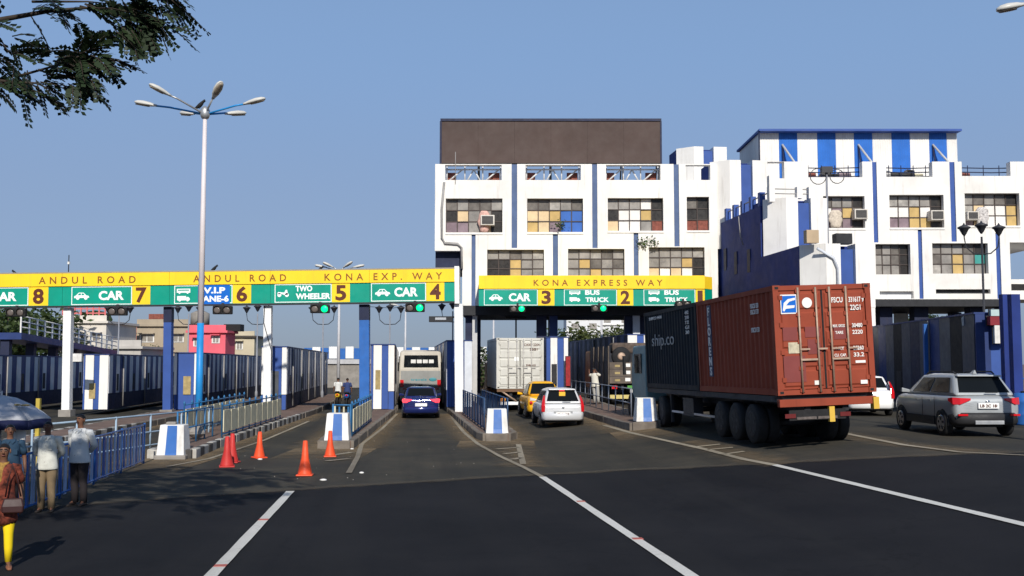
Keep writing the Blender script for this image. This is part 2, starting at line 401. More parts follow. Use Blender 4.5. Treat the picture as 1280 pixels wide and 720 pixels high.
# wind-blown dust: dense at the kerb, thinning out over the asphalt
def dust_mat(name, col):
    m = bpy.data.materials.new(name); m.use_nodes = True; t = m.node_tree; N, L = t.nodes, t.links
    p = N['Principled BSDF']; p.inputs['Base Color'].default_value = (*col, 1); p.inputs['Roughness'].default_value = .95; p.inputs['Specular IOR Level'].default_value = .05
    a = N.new('ShaderNodeAttribute'); a.attribute_name = 'dust'; g = N.new('ShaderNodeNewGeometry')
    n = N.new('ShaderNodeTexNoise'); n.inputs['Scale'].default_value = 1.6; n.inputs['Detail'].default_value = 7; n.inputs['Roughness'].default_value = .72; L.new(g.outputs['Position'], n.inputs['Vector'])
    s = N.new('ShaderNodeMath'); s.operation = 'MULTIPLY_ADD'; L.new(n.outputs['Fac'], s.inputs[0]); s.inputs[1].default_value = 1.5; L.new(a.outputs['Fac'], s.inputs[2])
    r = N.new('ShaderNodeMapRange'); L.new(s.outputs[0], r.inputs[0])
    for i, q in enumerate((.85, 1.75, 0, .88)): r.inputs[i + 1].default_value = q
    x = N.new('ShaderNodeMixShader'); tr = N.new('ShaderNodeBsdfTransparent'); L.new(r.outputs[0], x.inputs[0]); L.new(tr.outputs[0], x.inputs[1]); L.new(p.outputs[0], x.inputs[2]); L.new(x.outputs[0], N['Material Output'].inputs[0])
    return m
dustm = dust_mat('tan road dust', (.215, .16, .10)); dustp = dust_mat('pale road dust', (.12, .10, .075))
def dust_strip(pts, w, mat, dz=.012, both=False):
    P = [Vector((p[0], p[1], 0)) for p in pts]; L = []
    for a, b in zip(P, P[1:]):
        n = max(1, int((b - a).length / 1.0)); L += [a.lerp(b, i / n) for i in range(n)]
    L.append(P[-1]); rows, vals = [], []
    offs = [(-.5, 0), (0, .55), (.5, 0)] if both else [(0, 1), (.33, .62), (.66, .28), (1, -.05)]
    for i, p in enumerate(L):
        d = (L[min(i + 1, len(L) - 1)] - L[max(0, i - 1)]).normalized(); q = Vector((d.y, -d.x, 0))
        rows.append([(a.x, a.y, gz(a.x, a.y) + dz) for a in (p + q * (w * o) for o, _ in offs)]); vals += [c for _, c in offs]
    o = structure(MB().rings(rows, closed=False, cap=False, smooth=False).build('road_dust', mat))
    at = o.data.attributes.new('dust', 'FLOAT', 'POINT'); at.data.foreach_set('value', vals)
    return o
# ------------------------------------------------------------------ traffic islands with kerb stones
def island(right, left, h, near_colour):
    poly = [Vector((*p, 0)) for p in right] + [Vector((*p, 0)) for p in reversed(left)]
    mb = MB(); bot = [(p.x, p.y, gz(p.x, p.y) - .05) for p in poly]
    inner = []
    c = sum(poly, Vector()) / len(poly)
    top = [(p.x, p.y, gz(p.x, p.y) + h - .012) for p in poly]
    mb.rings([bot, top], cap=False, smooth=False)
    n = len(right)
    for i in range(n - 1):
        mb.face([top[i], top[i + 1], top[2 * n - 2 - i], top[2 * n - 1 - i]])
    isl = structure(mb.build('traffic_island', brown_top))
    meshes = {}
    def stones(pts, flip, alt):
        k = 0
        P = [Vector((*p, 0)) for p in pts]
        for a, b in zip(P, P[1:]):
            d = b - a; L = d.length; n_ = max(1, int(L / .55)); st = L / n_
            rz = math.atan2(-d.x, d.y)
            for i in range(n_):
                p = a + d * ((i + .5) / n_)
                if p.y > 75: continue
                mat = (kerb_w, kerb_k)[k % 2] if alt and p.y < alt else kerb_g
                key = (mat.name, round(st, 2))
                if key not in meshes:
                    m2 = MB(); e = .012; s = st - .02
                    m2.rings([[(-.09, -s / 2, -.04), (.09, -s / 2, -.04), (.09, s / 2, -.04), (-.09, s / 2, -.04)], [(-.09, -s / 2, h - .02), (.09, -s / 2, h - .02), (.09, s / 2, h - .02), (-.09, s / 2, h - .02)], [(-.075, -s / 2 + e, h), (.075, -s / 2 + e, h), (.075, s / 2 - e, h), (-.075, s / 2 - e, h)]], smooth=False)
                    meshes[key] = m2.mesh('kerb_stone', mat)
                o = inst(meshes[key], 'kerb_stone', isl, (p.x + random.uniform(-.012, .012), p.y, gz(p.x, p.y) + random.uniform(-.008, .008)), rz + random.uniform(-.012, .012))
                k += 1
    stones(right, 1, near_colour); stones(left, -1, near_colour)
    stones([left[0], right[0]], 1, near_colour)
    return isl
I6 = ([(-8.45, 28.0), (-8.75, 31), (-9.9, 53), (-12.4, 80)], [(-9.55, 28.0), (-9.95, 31), (-12.6, 53), (-15.2, 80)])
I5 = ([(-4.75, 31.2), (-4.8, 32.2), (-6.0, 54), (-8.4, 80)], [(-5.65, 31.2), (-5.75, 32.2), (-7.7, 54), (-10.2, 80)])
I4 = ([(-.12, 34.3), (.08, 35.2), (-1.6, 55), (-3.6, 78)], [(-.85, 34.3), (-1.1, 35.2), (-3.1, 53), (-5.5, 78)])
I3 = ([(4.9, 35.5), (5.1, 36.4), (3.7, 58), (1.7, 78)], [(4.05, 35.5), (3.95, 36.4), (1.9, 58), (-.1, 78)])
I2 = ([(8.3, 44), (8.5, 45), (7.9, 58), (5.8, 78)], [(7.5, 44), (7.3, 45), (6.3, 58), (4.2, 78)])
I7 = ([(-13.6, 27.0), (-13.8, 28), (-15.0, 53), (-17.4, 80)], [(-14.6, 27.0), (-14.9, 28), (-17.2, 53), (-19.9, 80)])
I1 = ([(17.4, 33), (17.7, 34), (19.3, 50), (21.2, 66)], [(16.1, 33), (15.9, 34), (17.1, 50), (18.7, 66)])
IH = .25
for k, isl in enumerate((I6, I5, I4, I3, I2, I7)):
    r_, l_ = isl
    dust_strip([r_[0], *r_[1:]][:3], 1.3, dustm, .012); dust_strip([l_[0], *l_[1:]][:3][::-1], 1.3, dustm, .013)
    nx, ny = (r_[0][0] + l_[0][0]) / 2, r_[0][1]
    dust_strip([(nx - 1.2 - UX * 0, ny + .1), (nx + 1.2, ny + .1)], 4.5, dustm, .010 + .0003 * k)
dust_strip([tuple(uv(u + .05, v)) for v, u in [(v_, edge_u(v_)) for v_ in range(-14, 16, 1)]], .7, dustp, .015, True)
dust_strip([G(860, 552), G(940, 572), G(985, 580)], 1.6, dustm, .011, True); dust_strip([G(1040, 541), G(1130, 556), G(1250, 567)], 1.8, dustm, .011, True); dust_strip([G(640, 560), G(662, 584)], 2.0, dustm, .011, True)
for isl, alt in ((I6, 48), (I5, 0), (I4, 0), (I3, 0), (I2, 0), (I7, 40), (I1, 0)): island(*isl, IH, alt)

# ------------------------------------------------------------------ concrete barrier blocks at the noses
def barrier(px, y, x, label, chipped=False):
    z = gz(x, y) + (.0 if chipped else IH - .015)
    h = .9 if chipped else .80
    t = thing('barrier_block', label, 'barrier', (x, y, z), ROAD * .4, 'concrete blocks on the island noses')
    MB().rings([[(-.37, -.42, 0), (.37, -.42, 0), (.37, .34, 0), (-.37, .34, 0)], [(-.355, -.38, h * .18), (.355, -.38, h * .18), (.355, .32, h * .18), (-.355, .32, h * .18)], [(-.31, -.26, h), (.31, -.26, h), (.31, .22, h), (-.31, .22, h)]], smooth=False).build('body', dirty_white, t, .02)
    e = .012
    def f(xa, xb, m, nm, z0=.0):
        k = lambda zz: -.42 + (.04 * zz / (h * .18) if zz < h * .18 else .04 + .12 * (zz - h * .18) / (h * .82))
        mb = MB(); rs = []
        for zz in (z0, h * .18, h - .02):
            s = 1 - .17 * zz / h
            rs.append([(xa * s, k(zz) - e, zz), (xb * s, k(zz) - e, zz), (xb * s, k(zz) + .01, zz), (xa * s, k(zz) + .01, zz)])
        mb.rings(rs, smooth=False).build(nm, m, t)
    f(-.13, .17, blue_paint, 'painted_stripe', .01)
    if chipped:
        MB().box(-.40, .42, -.47, .38, 0, .12).build('plinth', concrete, t, .03)
        MB().box(-.2, .05, -.1, .1, h, h + .07).build('broken_top', concrete, t, .02)
    return t
barrier(218, 28.1, -8.97, 'white and blue concrete block by the end of the blue picket fence', True)
barrier(421, 31.75, -5.22, 'white and blue concrete block behind the single end traffic cone')
barrier(621, 34.85, -.50, 'white and blue concrete block left of the silver hatchback')
barrier(807, 36.0, 4.54, 'white and blue concrete block in front of the red container truck')

# ------------------------------------------------------------------ railings
def railing(label, pts, h, mat, z0, post_step=1.4, rails=(1.0, .5), picket=0, pmats=None, pw=.05, panel=None, group='railings on the islands', name='railing', finial=False, pr=.025):
    P = [Vector((*p, 0)) for p in pts]; o = P[0]
    t = thing(name, label, 'railing', (o.x, o.y, gz(o.x, o.y) + z0), 0, group)
    base = gz(o.x, o.y)
    gq = lambda p: Vector((p.x - o.x, p.y - o.y, gz(p.x, p.y) - base))
    pm = MB().lathe([(pr, 0), (pr, h)] + ([(pr * 1.8, h + .03), (.01, h + .1)] if finial else []), n=8).mesh('post', mat)
    pk = {}
    for a, b in zip(P, P[1:]):
        n = max(1, round((b - a).length / post_step)); rz = math.atan2(-(b - a).x, (b - a).y)
        for i in range(n + 1):
            if i == 0 and a is not P[0]: continue
            inst(pm, 'post', t, gq(a.lerp(b, i / n)))
        for k in rails:
            A, B = gq(a), gq(b); A.z += h * k - .03; B.z += h * k - .03
            MB().tube([A, A.lerp(B, .5), B], pr * .9, 8).build('rail', mat, t)
        if picket:
            n = int((b - a).length / picket)
            for i in range(n):
                q = a.lerp(b, (i + .5) / n); m_ = pmats[i % len(pmats)]
                if m_.name not in pk: pk[m_.name] = MB().box(-.012, .012, -pw / 2, pw / 2, h * .06, h * .93).mesh('slat', m_)
                inst(pk[m_.name], 'slat', t, gq(q) + Vector((random.uniform(-.004, .004), 0, random.uniform(-.02, .02))), rz + random.uniform(-.06, .06))
        if panel:
            n = max(1, round((b - a).length / panel[0])); st = (b - a).length / n
            key = ('pl', round(st, 2))
            if key not in pk: pk[key] = MB().box(-.02, .02, -st / 2 + .06, st / 2 - .06, panel[1], panel[2]).mesh('panel', cream)
            for i in range(n):
                inst(pk[key], 'panel', t, gq(a.lerp(b, (i + .5) / n)) + Vector((.03, 0, random.uniform(-.015, .015))), rz)
    return t
slat_pale = M('pale blue slat', (.30, .42, .62), .5, var=.15, vs=3, streak=.3, grime=(.15, .16, .2))
railing('long blue and pale picket fence behind the standing men', [(-7.75, 13.5), (-8.15, 17.5), (-9.25, 26.6)], 1.02, blue_paint, 0, 2.2, (.99, .12), .30, [slat_pale, blue_paint], .13, group=None, name='picket_fence')
railing('pale pipe railing running behind the picket fence', [(-14.0, 19.0), (-11.8, 26), (-9.75, 37)], 1.02, M('pale blue pipe', (.30, .40, .50), .5, streak=.3), 0, 2.0, (1.0, .5, .12), group=None, pr=.028)
railing('blue pipe railing behind the chipped concrete block', [(-9.15, 28.9), (-9.35, 33)], .95, rail_blue, IH, 1.1, (1.0, .5))
railing('blue railing with cream panels beside the tall lamp post', [(-8.95, 32.6), (-9.55, 43.5)], .98, rail_blue, IH, 1.1, (1.0, .12), panel=(1.1, .16, .82), finial=True)
railing('blue railing with cream panels on the far side of the left island', [(-10.4, 33.5), (-11.3, 44.5)], .98, rail_blue, IH, 1.1, (1.0, .12), panel=(1.1, .16, .82), finial=True)
railing('blue railing with cream panels behind the end cone', [(-5.0, 33), (-5.55, 41.5)], 1.0, rail_blue, IH, 1.2, (1.0, .1), panel=(1.2, .16, .85), finial=True)
railing('short blue picket railing across the island behind the end cone', [(-5.6, 33.1), (-5.62, 33.12), (-5.05, 33.0)], 1.0, rail_blue, IH, .6, (1.0, .5), .12, [cream, rail_blue], .05)
railing('blue bar railing left of the silver hatchback', [(-.15, 36.0), (-1.35, 48)], 1.1, M('slate blue rail paint', (.035, .075, .16), .5, streak=.3), IH, 1.5, (1.0, .1), .5, [M('slate blue rail paint', (0, 0, 0))], .03)
railing('dark blue bar railing along the left kerb before the white post', [(-.95, 36.2), (-2.2, 47.5)], 1.1, M('slate blue rail paint', (0, 0, 0)), IH, 1.5, (1.0, .1), .5, [M('slate blue rail paint', (0, 0, 0))], .03)
railing('grey pipe railing on the island beside the taxi and hatchback', [(4.35, 38.5), (3.1, 55)], 1.05, M('grey blue pipe', (.16, .18, .22), .5, streak=.3), IH, 1.7, (1.0, .5))

# ------------------------------------------------------------------ traffic cones
cone_red = M('red orange cone plastic', (.80, .085, .025), .5, var=.1, vs=4, patch=.2, grime=(.35, .06, .03))
cone_dull = M('dull red cone plastic', (.52, .035, .03), .55, var=.15, vs=4, patch=.35, grime=(.2, .03, .03))
def cone(px, py, h, mat, label):
    p = G(px, py); t = thing('traffic_cone', label, 'traffic cone', p, random.uniform(0, 1), 'red traffic cones closing the lane')
    t.rotation_euler.x = random.uniform(-.03, .03)
    r = .165 if h > .7 else .15
    MB().lathe([(.035, h), (.05, h - .01), (r * .5, h * .52), (r * .98, .05), (r, .035)][::-1], n=18).build('cone_body', mat, t)
    MB().box(-r * 1.12, r * 1.12, -r * 1.12, r * 1.12, 0, .035).build('base', mat, t, .02)
cone(381, 594.5, .78, cone_red, 'tall bright orange cone standing nearest, at the lane line end')
cone(283.5, 583.5, .74, cone_dull, 'front dull red cone of the overlapping pair')
cone(290, 578.5, .74, cone_dull, 'rear red cone half hidden behind another cone')
cone(324, 572.5, .70, cone_red, 'orange cone standing alone in the closed lane near the kerb')
cone(412.5, 571, .70, cone_red, 'orange cone in front of the white and blue concrete block')

# ------------------------------------------------------------------ booth rows: long striped sheds on the islands
def booth_row(label, x, y, w, length, top, stripes, side, z_split, panel_patch=None, rz=ROAD, step=.9, cols=None, group='striped toll booth rows'):
    """near end centre at (x, y); side = +1 shows the right face, -1 the left face"""
    g = gz(x, y); H = top - g - IH
    t = thing('booth_row', label, 'toll booth', (x, y, g + IH), rz, group)
    MB().box(-w / 2 + .03, w / 2 - .03, .05, length, 0, H - .06).build('core', navy, t)
    MB().box(-w / 2 - .04, w / 2 + .04, -.03, length + .04, H - .06, H).build('roof', panel_blue, t)
    x0 = -w / 2
    for frac, mat, low in stripes:                   # the end face that looks at the traffic
        x1 = x0 + w * frac
        MB().box(x0 + .006, x1 - .006, (-.02 if mat is not blue else .01), .05, (z_split if low else 0.02), H - .065).build('end_panel', mat, t)
        if low: MB().box(x0 + .02, x1 - .02, .015, .05, 0, z_split - .01).build('end_panel', blue, t)
        x0 = x1
    if panel_patch:
        fx, za, zb, wd_, mat = panel_patch
        MB().box(fx * w - wd_ / 2, fx * w + wd_ / 2, -.045, -.021, za, zb).build('notice', mat, t)
    n = int(length / step); st = length / n
    c = cols or (panel_white, panel_blue)
    ms = [MB().box(-.02, .02, -st / 2 + .012, st / 2 - .012, z_split, H - .07).mesh('wall_panel', m_) for m_ in c]
    lowm = MB().box(-.02, .02, -st / 2 + .008, st / 2 - .008, .02, z_split - .02).mesh('wall_panel', navy)
    for sx in (-1, 1):
        for i in range(n):
            inst(ms[i % len(c)], 'wall_panel', t, (sx * (w / 2), .06 + (i + .5) * st, 0))
            if sx == side: inst(lowm, 'wall_panel', t, (sx * (w / 2 - .005), .06 + (i + .5) * st, 0))
    # window hatches and a downpipe on the face that shows
    for i in range(2, n - 1, 5):
        MB().box(side * w / 2 - .03, side * w / 2 + .035, (i + .2) * st, (i + .75) * st, z_split + .1, z_split + .95).build('hatch', dark, t)
    for i in range(4, n, 7):
        MB().tube([(side * (w / 2 + .06), i * st, .1), (side * (w / 2 + .06), i * st, H - .1)], .035, 6).build('downpipe', pipe_g, t)
    return t
WBW = [(.4, white, 0), (.28, blue, 0), (.32, white, 0)]
BWBW = [(.08, blue, 0), (.34, white, 0), (.22, blue, 0), (.36, white, 0)]
tanp = M('tan notice board', (.38, .29, .13), .7, var=.3, vs=4)
greyp = M('grey notice board', (.07, .075, .085), .6, var=.3)
booth_row('leftmost striped booth wall behind the tall white gantry post', -25.6, 50, 1.15, 30, 2.95, WBW, 1, .8, step=.64)
booth_row('striped booth row with white and blue end beside white gantry post', -20.55, 52, 1.2, 30, 3.0, BWBW, 1, .8, (-.12, .55, 1.3, .3, tanp), step=.64)
booth_row('striped booth row with blue end behind the tall lamp post', -16.1, 52, 1.15, 30, 3.08, [(.12, white, 1), (.72, blue, 0), (.16, white, 1)], 1, .75, (.06, .75, 1.65, .36, tanp), step=.64)
booth_row('striped booth row with blue white edged end, lane five left side', -11.75, 52, 1.2, 28, 3.38, [(.17, white, 1), (.64, blue, 0), (.19, white, 1)], 1, .75, (.05, .45, 1.9, .34, greyp), step=.64)
booth_row('booth row with white and blue striped end left of the coach', -6.45, 52.5, 1.15, 26, 3.5, [(.1, blue, 0), (.36, white, 0), (.28, blue, 0), (.26, white, 1)], 1, .9, (-.2, 1.0, 1.95, .25, tanp), cols=(M('brown stained sheet', (.22, .17, .15), .7, streak=.5), M('brown panel', (.16, .10, .085), .7, streak=.4)))
booth_row('dark booth row with blue end behind white gantry post', -2.75, 55, 1.3, 22, 3.75, [(.2, blue, 0), (.5, blue, 0), (.3, M('pale blue white paint', (.6, .63, .68), .6, streak=.3), 0)], -1, .9, None)
booth_row('booth row with striped end right of the grey container', 2.5, 58, 1.2, 22, 4.0, [(.18, blue, 0), (.32, white, 0), (.3, blue, 0), (.2, white, 0)], -1, .9, (-.15, .7, 1.9, .3, dark), cols=(panel_blue, navy))
booth_row('long dark booth wall left of the red container truck', 7.0, 58, 1.25, 21, 4.15, [(.42, white, 0), (.30, blue, 0), (.28, white, 0)], -1, .5, None, cols=(navy, panel_blue))
booth_row('big navy booth row with dark panels behind the grey car', 16.75, 36.5, 1.25, 15, 4.3, [(.4, panel_blue, 0), (.35, blue, 0), (.25, navy, 0)], -1, .4, None, rz=-.08, step=1.25, cols=(M('slate dark panel', (.045, .055, .085), .5, var=.2, streak=.3), M('black gap panel', (.008, .009, .014), .7), M('slate pale panel', (.065, .075, .10), .5, var=.25, streak=.4), panel_blue, M('slate dark panel', (0, 0, 0)), navy))

# ------------------------------------------------------------------ signs on the gantries
def car_icon(p, x, z, w, par):
    pts = [(-.5, .10), (-.5, .22), (-.36, .28), (-.2, .46), (.12, .46), (.3, .28), (.46, .24), (.5, .12)]
    mb = MB(); mb.prism([(x + a * w, z + (b - .25) * w) for a, b in pts], par[1] - .008, par[1], 'y')
    for q in (-.26, .27): mb.lathe([(.115 * w, -.009), (.115 * w, .0)], (x + q * w, par[1], z - .15 * w), 'y', 12)
    mb.build('car_symbol', sign_white, par[0])
    mb = MB()
    mb.prism([(x + a * w, z + (b - .25) * w) for a, b in ((-.28, .29), (-.17, .41), (-.05, .41), (-.05, .29))], par[1] - .012, par[1], 'y')
    mb.prism([(x + a * w, z + (b - .25) * w) for a, b in ((.0, .29), (.0, .41), (.1, .41), (.21, .29))], par[1] - .012, par[1], 'y')
    mb.build('car_symbol_window', green, par[0])
def bus_icon(x, z, w, par, k=0):
    mb = MB(); h = w * .3
    if k == 0:
        mb.box(x - w / 2, x + w / 2, par[1] - .008, par[1], z - h / 2, z + h / 2)
        for q in (-.3, .3): mb.lathe([(.08 * w, -.009), (.08 * w, 0)], (x + q * w, par[1], z - h / 2), 'y', 10)
        mb.build('bus_symbol', sign_white, par[0])
        MB().box(x - w * .42, x + w * .42, par[1] - .012, par[1], z, z + h * .28).build('bus_symbol_window', green, par[0])
    else:
        mb.box(x - w / 2, x + w * .2, par[1] - .008, par[1], z - h / 2, z + h * .65); mb.prism([(x + w * .23, z - h / 2), (x + w * .5, z - h / 2), (x + w * .5, z), (x + w * .38, z + h * .4), (x + w * .23, z + h * .4)], par[1] - .008, par[1], 'y')
        for q in (-.3, .33): mb.lathe([(.09 * w, -.009), (.09 * w, 0)], (x + q * w, par[1], z - h / 2), 'y', 10)
        mb.build('truck_symbol', sign_white, par[0])
def bike_icon(x, z, w, par):
    mb = MB()
    for q in (-.32, .32): mb.lathe([(.17 * w, -.008), (.17 * w, 0)], (x + q * w, par[1], z - .1 * w), 'y', 12)
    mb.prism([(x + a * w, z + b * w) for a, b in ((-.5, .05), (-.42, .16), (.1, .1), (.22, .34), (.34, .34), (.42, -.08), (.1, -.1), (-.1, -.02), (-.4, -.04))], par[1] - .008, par[1], 'y')
    mb.build('scooter_symbol', sign_white, par[0])
def border(x0, x1, z0, z1, y, par, w=.035):
    mb = MB()
    mb.box(x0, x1, y - .006, y, z1 - w, z1); mb.box(x0, x1, y - .006, y, z0, z0 + w); mb.box(x0, x0 + w, y - .006, y, z0 + w, z1 - w); mb.box(x1 - w, x1, y - .006, y, z0 + w, z1 - w)
    mb.build('white_border', sign_white, par)

YG = 50.0
lx = lambda px: W(px, 370, YG).x
zb0 = W(640, 375.6, YG).z
gant = thing('toll_gantry', 'long yellow and green sign gantry over the left toll lanes', 'gantry', (0, YG, zb0), 0)
gant.rotation_euler.y = -.0118
X0, X1 = lx(-90), lx(568.5)
gh, yh = .93, .62
MB().box(X0, X1, .03, .9, .06, gh + yh - .05).build('beam', dark, gant)
cuts = [lx(p) for p in (-90, 78, 212, 338, 462, 568.5)]
for a, b in zip(cuts, cuts[1:]):
    MB().box(a + .006, b - .006, 0, .03, 0, gh - .01).build('green_board', green, gant)
    MB().box(a + .006, b - .006, -.06, .03, gh, gh + yh).build('yellow_board', yellow, gant)
MB().box(X0, X1, -.07, .92, gh + yh, gh + yh + .06).build('coping', M('grey coping', (.30, .27, .22), .8), gant)
MB().box(X0, X1, -.02, .03, -.09, -.005).build('bottom_edge', dark, gant)
MB().box(X1, X1 + .22, -.1, 1.0, -.12, gh + yh + .12).build('end_cap', white_paint, gant)
for s_, a, b in (('ANDUL ROAD', 49, 170), ('ANDUL ROAD', 242, 358), ('KONA EXP. WAY', 406, 553)):
    text(s_, lx(b) - lx(a), .34, ((lx(a) + lx(b)) / 2, -.066, gh + yh * .46), brown_ink, gant, spacing=1.75, bold=.012)
nump = lambda n, a, b, num: (MB().box(lx(a), lx(b), -.012, -.002, .02, gh - .012).build('number_plate', yellow, gant), text(num, .52, .74, ((lx(a) + lx(b)) / 2, -.018, gh * .5), dark_ink, gant, name='numeral', bold=.035))
for a, b, n in ((36, 60.5, '8'), (165.5, 188, '7'), (291, 314, '6'), (415, 437.5, '5'), (533, 555.5, '4')): nump(0, a, b, n)
for a, b in ((-38, 35.5), (89.5, 165), (218, 290.5), (343.5, 414.5), (464, 532.5)): border(lx(a), lx(b), .03, gh - .03, -.002, gant)
P_ = (gant, -.002)
for c in ('CAR',):
    for a, b in ((-12, 21), (123.5, 155), (493, 522.5)): text(c, lx(b) - lx(a), .44, ((lx(a) + lx(b)) / 2, -.004, gh * .5), sign_white, gant, bold=.04)
for q in (-28, 102.3, 478.5): car_icon(0, lx(q), gh * .5, .72, P_)
bus_icon(lx(229.5), gh * .70, .64, P_, 0); bus_icon(lx(229.5), gh * .30, .60, P_, 1)
MB().box(lx(247.5), lx(287.5), -.016, -.004, -.01, gh + .01).build('blue_board', sign_blue, gant)
text('V.I.P', 1.05, .30, (lx(268), -.018, gh * .70), sign_white, gant, bold=.04); text('LANE-6', 1.42, .30, (lx(267.5), -.018, gh * .27), sign_white, gant, bold=.04)
bike_icon(lx(354), gh * .48, .56, P_)
text('TWO', .80, .28, (lx(380), -.004, gh * .74), sign_white, gant, bold=.04); text('WHEELER', 1.66, .28, (lx(391.5), -.004, gh * .34), sign_white, gant, bold=.04)
for px, w, m, low in ((82, .38, white_paint, 2.6), (208, .38, blue, 2.6), (333, .37, white_paint, 2.9), (454.3, .47, blue_paint, 2.6)):
    x = lx(px); zt = -.09; g0 = gz(x, YG) - zb0 - .02 - x * .0118
    p = MB().box(x - w / 2, x + w / 2, .2, .2 + w, g0, zt).build('post', m, gant, .015)
    if px in (208, 454.3): MB().box(x - w / 2 - .004, x + w / 2 + .004, .196, .204 + w, zt - .75, zt - .012).build('post_head', navy, p)
    MB().box(x - w / 2 - .1, x + w / 2 + .1, .1, .3 + w, g0, g0 + .35).build('footing', concrete, p)
x = lx(573); MB().box(x - .21, x + .2, .15, .62, -zb0 - .1, -.12).build('post', white_paint, gant, .015)
for x in (lx(322), lx(325)): pass
MB().tube([(lx(330), .16, -.1), (lx(329), .14, -.9), (lx(334), .15, -1.6), (lx(339), .16, -2.3), (lx(338.5), .16, -3.2)], .018, 6).build('cable', dark, gant)
MB().tube([(lx(461), .3, -.2), (lx(490), .4, -.28), (lx(512), .3, -.12)], .012, 5).build('cable', dark, gant)

def signal(x, y, z, lit, label):
    t = thing('signal_light', label, 'signal light', (x, y, z), 0, 'twin signal lights under the sign boards')
    MB().box(-.46, .46, -.1, .14, -.2, .2).build('housing', black, t, .04)
    for k, q in enumerate((-.23, .23)):
        m = lens_green if (lit and k == 1) else lens_off
        MB().lathe([(.17, -.10), (.16, -.135), (.10, -.155), (.02, -.16)], (q, 0, 0), 'y', 16).build('lens', m, t)
        rs = []
        for r_, yy in ((.195, -.1), (.195, -.22), (.18, -.22), (.18, -.1)):
            rs.append([(q + r_ * math.cos(R(-20 + 220 * j / 12)), yy, r_ * math.sin(R(-20 + 220 * j / 12))) for j in range(13)])
        MB().rings(rs + [rs[0]], cap=False, closed=False).build('visor', black, t)
    MB().box(-.06, .06, -.02, .1, .2, .34).build('bracket', dark, t)
zs = lambda px: zb0 + lx(px) * .0118
for px, lit, lb in ((22, 0, 'unlit signal pair at far left below the numeral 8'), (148, 0, 'unlit signal pair hanging between the word CAR and numeral 7'), (279, 0, 'unlit signal pair just right of the tall lamp pole, below VIP board'), (400.5, 1, 'green glowing signal below the words TWO WHEELER'), (519, 1, 'green glowing signal left of numeral 4, beside the white gantry post')):
    signal(lx(px), YG - .05, zs(px) - .30, lit, lb)

# ------------------------------------------------------------------ right gantry, fixed before the main building
YR = 61.5
rx = lambda px: W(px, 370, YR).x
rz_ = lambda py: W(640, py, YR).z
sg = thing('sign_board', 'yellow and green sign board across the main building over lanes one to three', 'sign', (0, YR, rz_(382.3)), 0)
zh, zy = rz_(361) - rz_(382.3), rz_(345.5) - rz_(361)
A0, A1 = rx(598.5), rx(881)
MB().box(A0, A1, .02, 1.4, .01, zh + zy - .02).build('box', dark, sg)
MB().box(A0, A1, 0, .02, 0, zh - .008).build('green_board', green, sg)
MB().box(A0, A1, -.08, .02, zh, zh + zy).build('yellow_board', yellow, sg)
MB().box(A0 + .0, A1, -.04, 1.4, zh + zy, zh + zy + .05).build('coping', yellow, sg)
rs = [[(A1 + .004, -.08, zh), (A1 + .55, .55, zh), (A1 + .55, 1.4, zh), (A1 + .004, 1.4, zh)], [(A1 + .004, -.08, zh + zy), (A1 + .55, .55, zh + zy), (A1 + .55, 1.4, zh + zy), (A1 + .004, 1.4, zh + zy)]]
MB().rings(rs, smooth=False).build('yellow_return', yellow, sg)
MB().rings([[(a, b + .03, c - zh + (.0 if k == 0 else zh - zy)) for a, b, c in r_] for k, r_ in enumerate(rs)], smooth=False).build('green_return', green, sg)
text('KONA EXPRESS WAY', rx(828) - rx(667), .36, ((rx(667) + rx(828)) / 2, -.086, zh + zy * .48), brown_ink, sg, spacing=1.7, bold=.012)
for a, b, n in ((672.5, 693, '3'), (771.5, 791.5, '2'), (869.5, 880.8, '1')):
    MB().box(rx(a), rx(b), -.012, -.002, .02, zh - .012).build('number_plate', yellow, sg)
    text(n, .55 if n != '1' else .3, .80, ((rx(a) + rx(b)) / 2, -.018, zh * .5), dark_ink, sg, name='numeral', bold=.035)
for a, b in ((605, 672), (705, 771), (804.5, 869)): border(rx(a), rx(b), .03, zh - .03, -.002, sg)
P_ = (sg, -.002)
car_icon(0, rx(620), zh * .5, .80, P_); text('CAR', rx(663.5) - rx(636), .48, ((rx(636) + rx(663.5)) / 2, -.004, zh * .5), sign_white, sg, bold=.04)
for q in (718.5, 817.5):
    bus_icon(rx(q), zh * .79, .64, P_, 0); bus_icon(rx(q), zh * .38, .62, P_, 1)
    text('BUS', .86, .28, (rx(q + 22), -.004, zh * .78), sign_white, sg, bold=.04); text('TRUCK', 1.38, .28, (rx(q + 28), -.004, zh * .36), sign_white, sg, bold=.04)
for px, py, lit, lb in ((647, 386, 1, 'green glowing signal above the pale grey container'), (749, 385.5, 1, 'green glowing signal above the far trees, left of numeral 2'), (854, 380.5, 0, 'unlit signal pair just above the navy container roof')):
    p = W(px, py, YR - .3); signal(p.x, YR - .3, p.z, lit, lb)
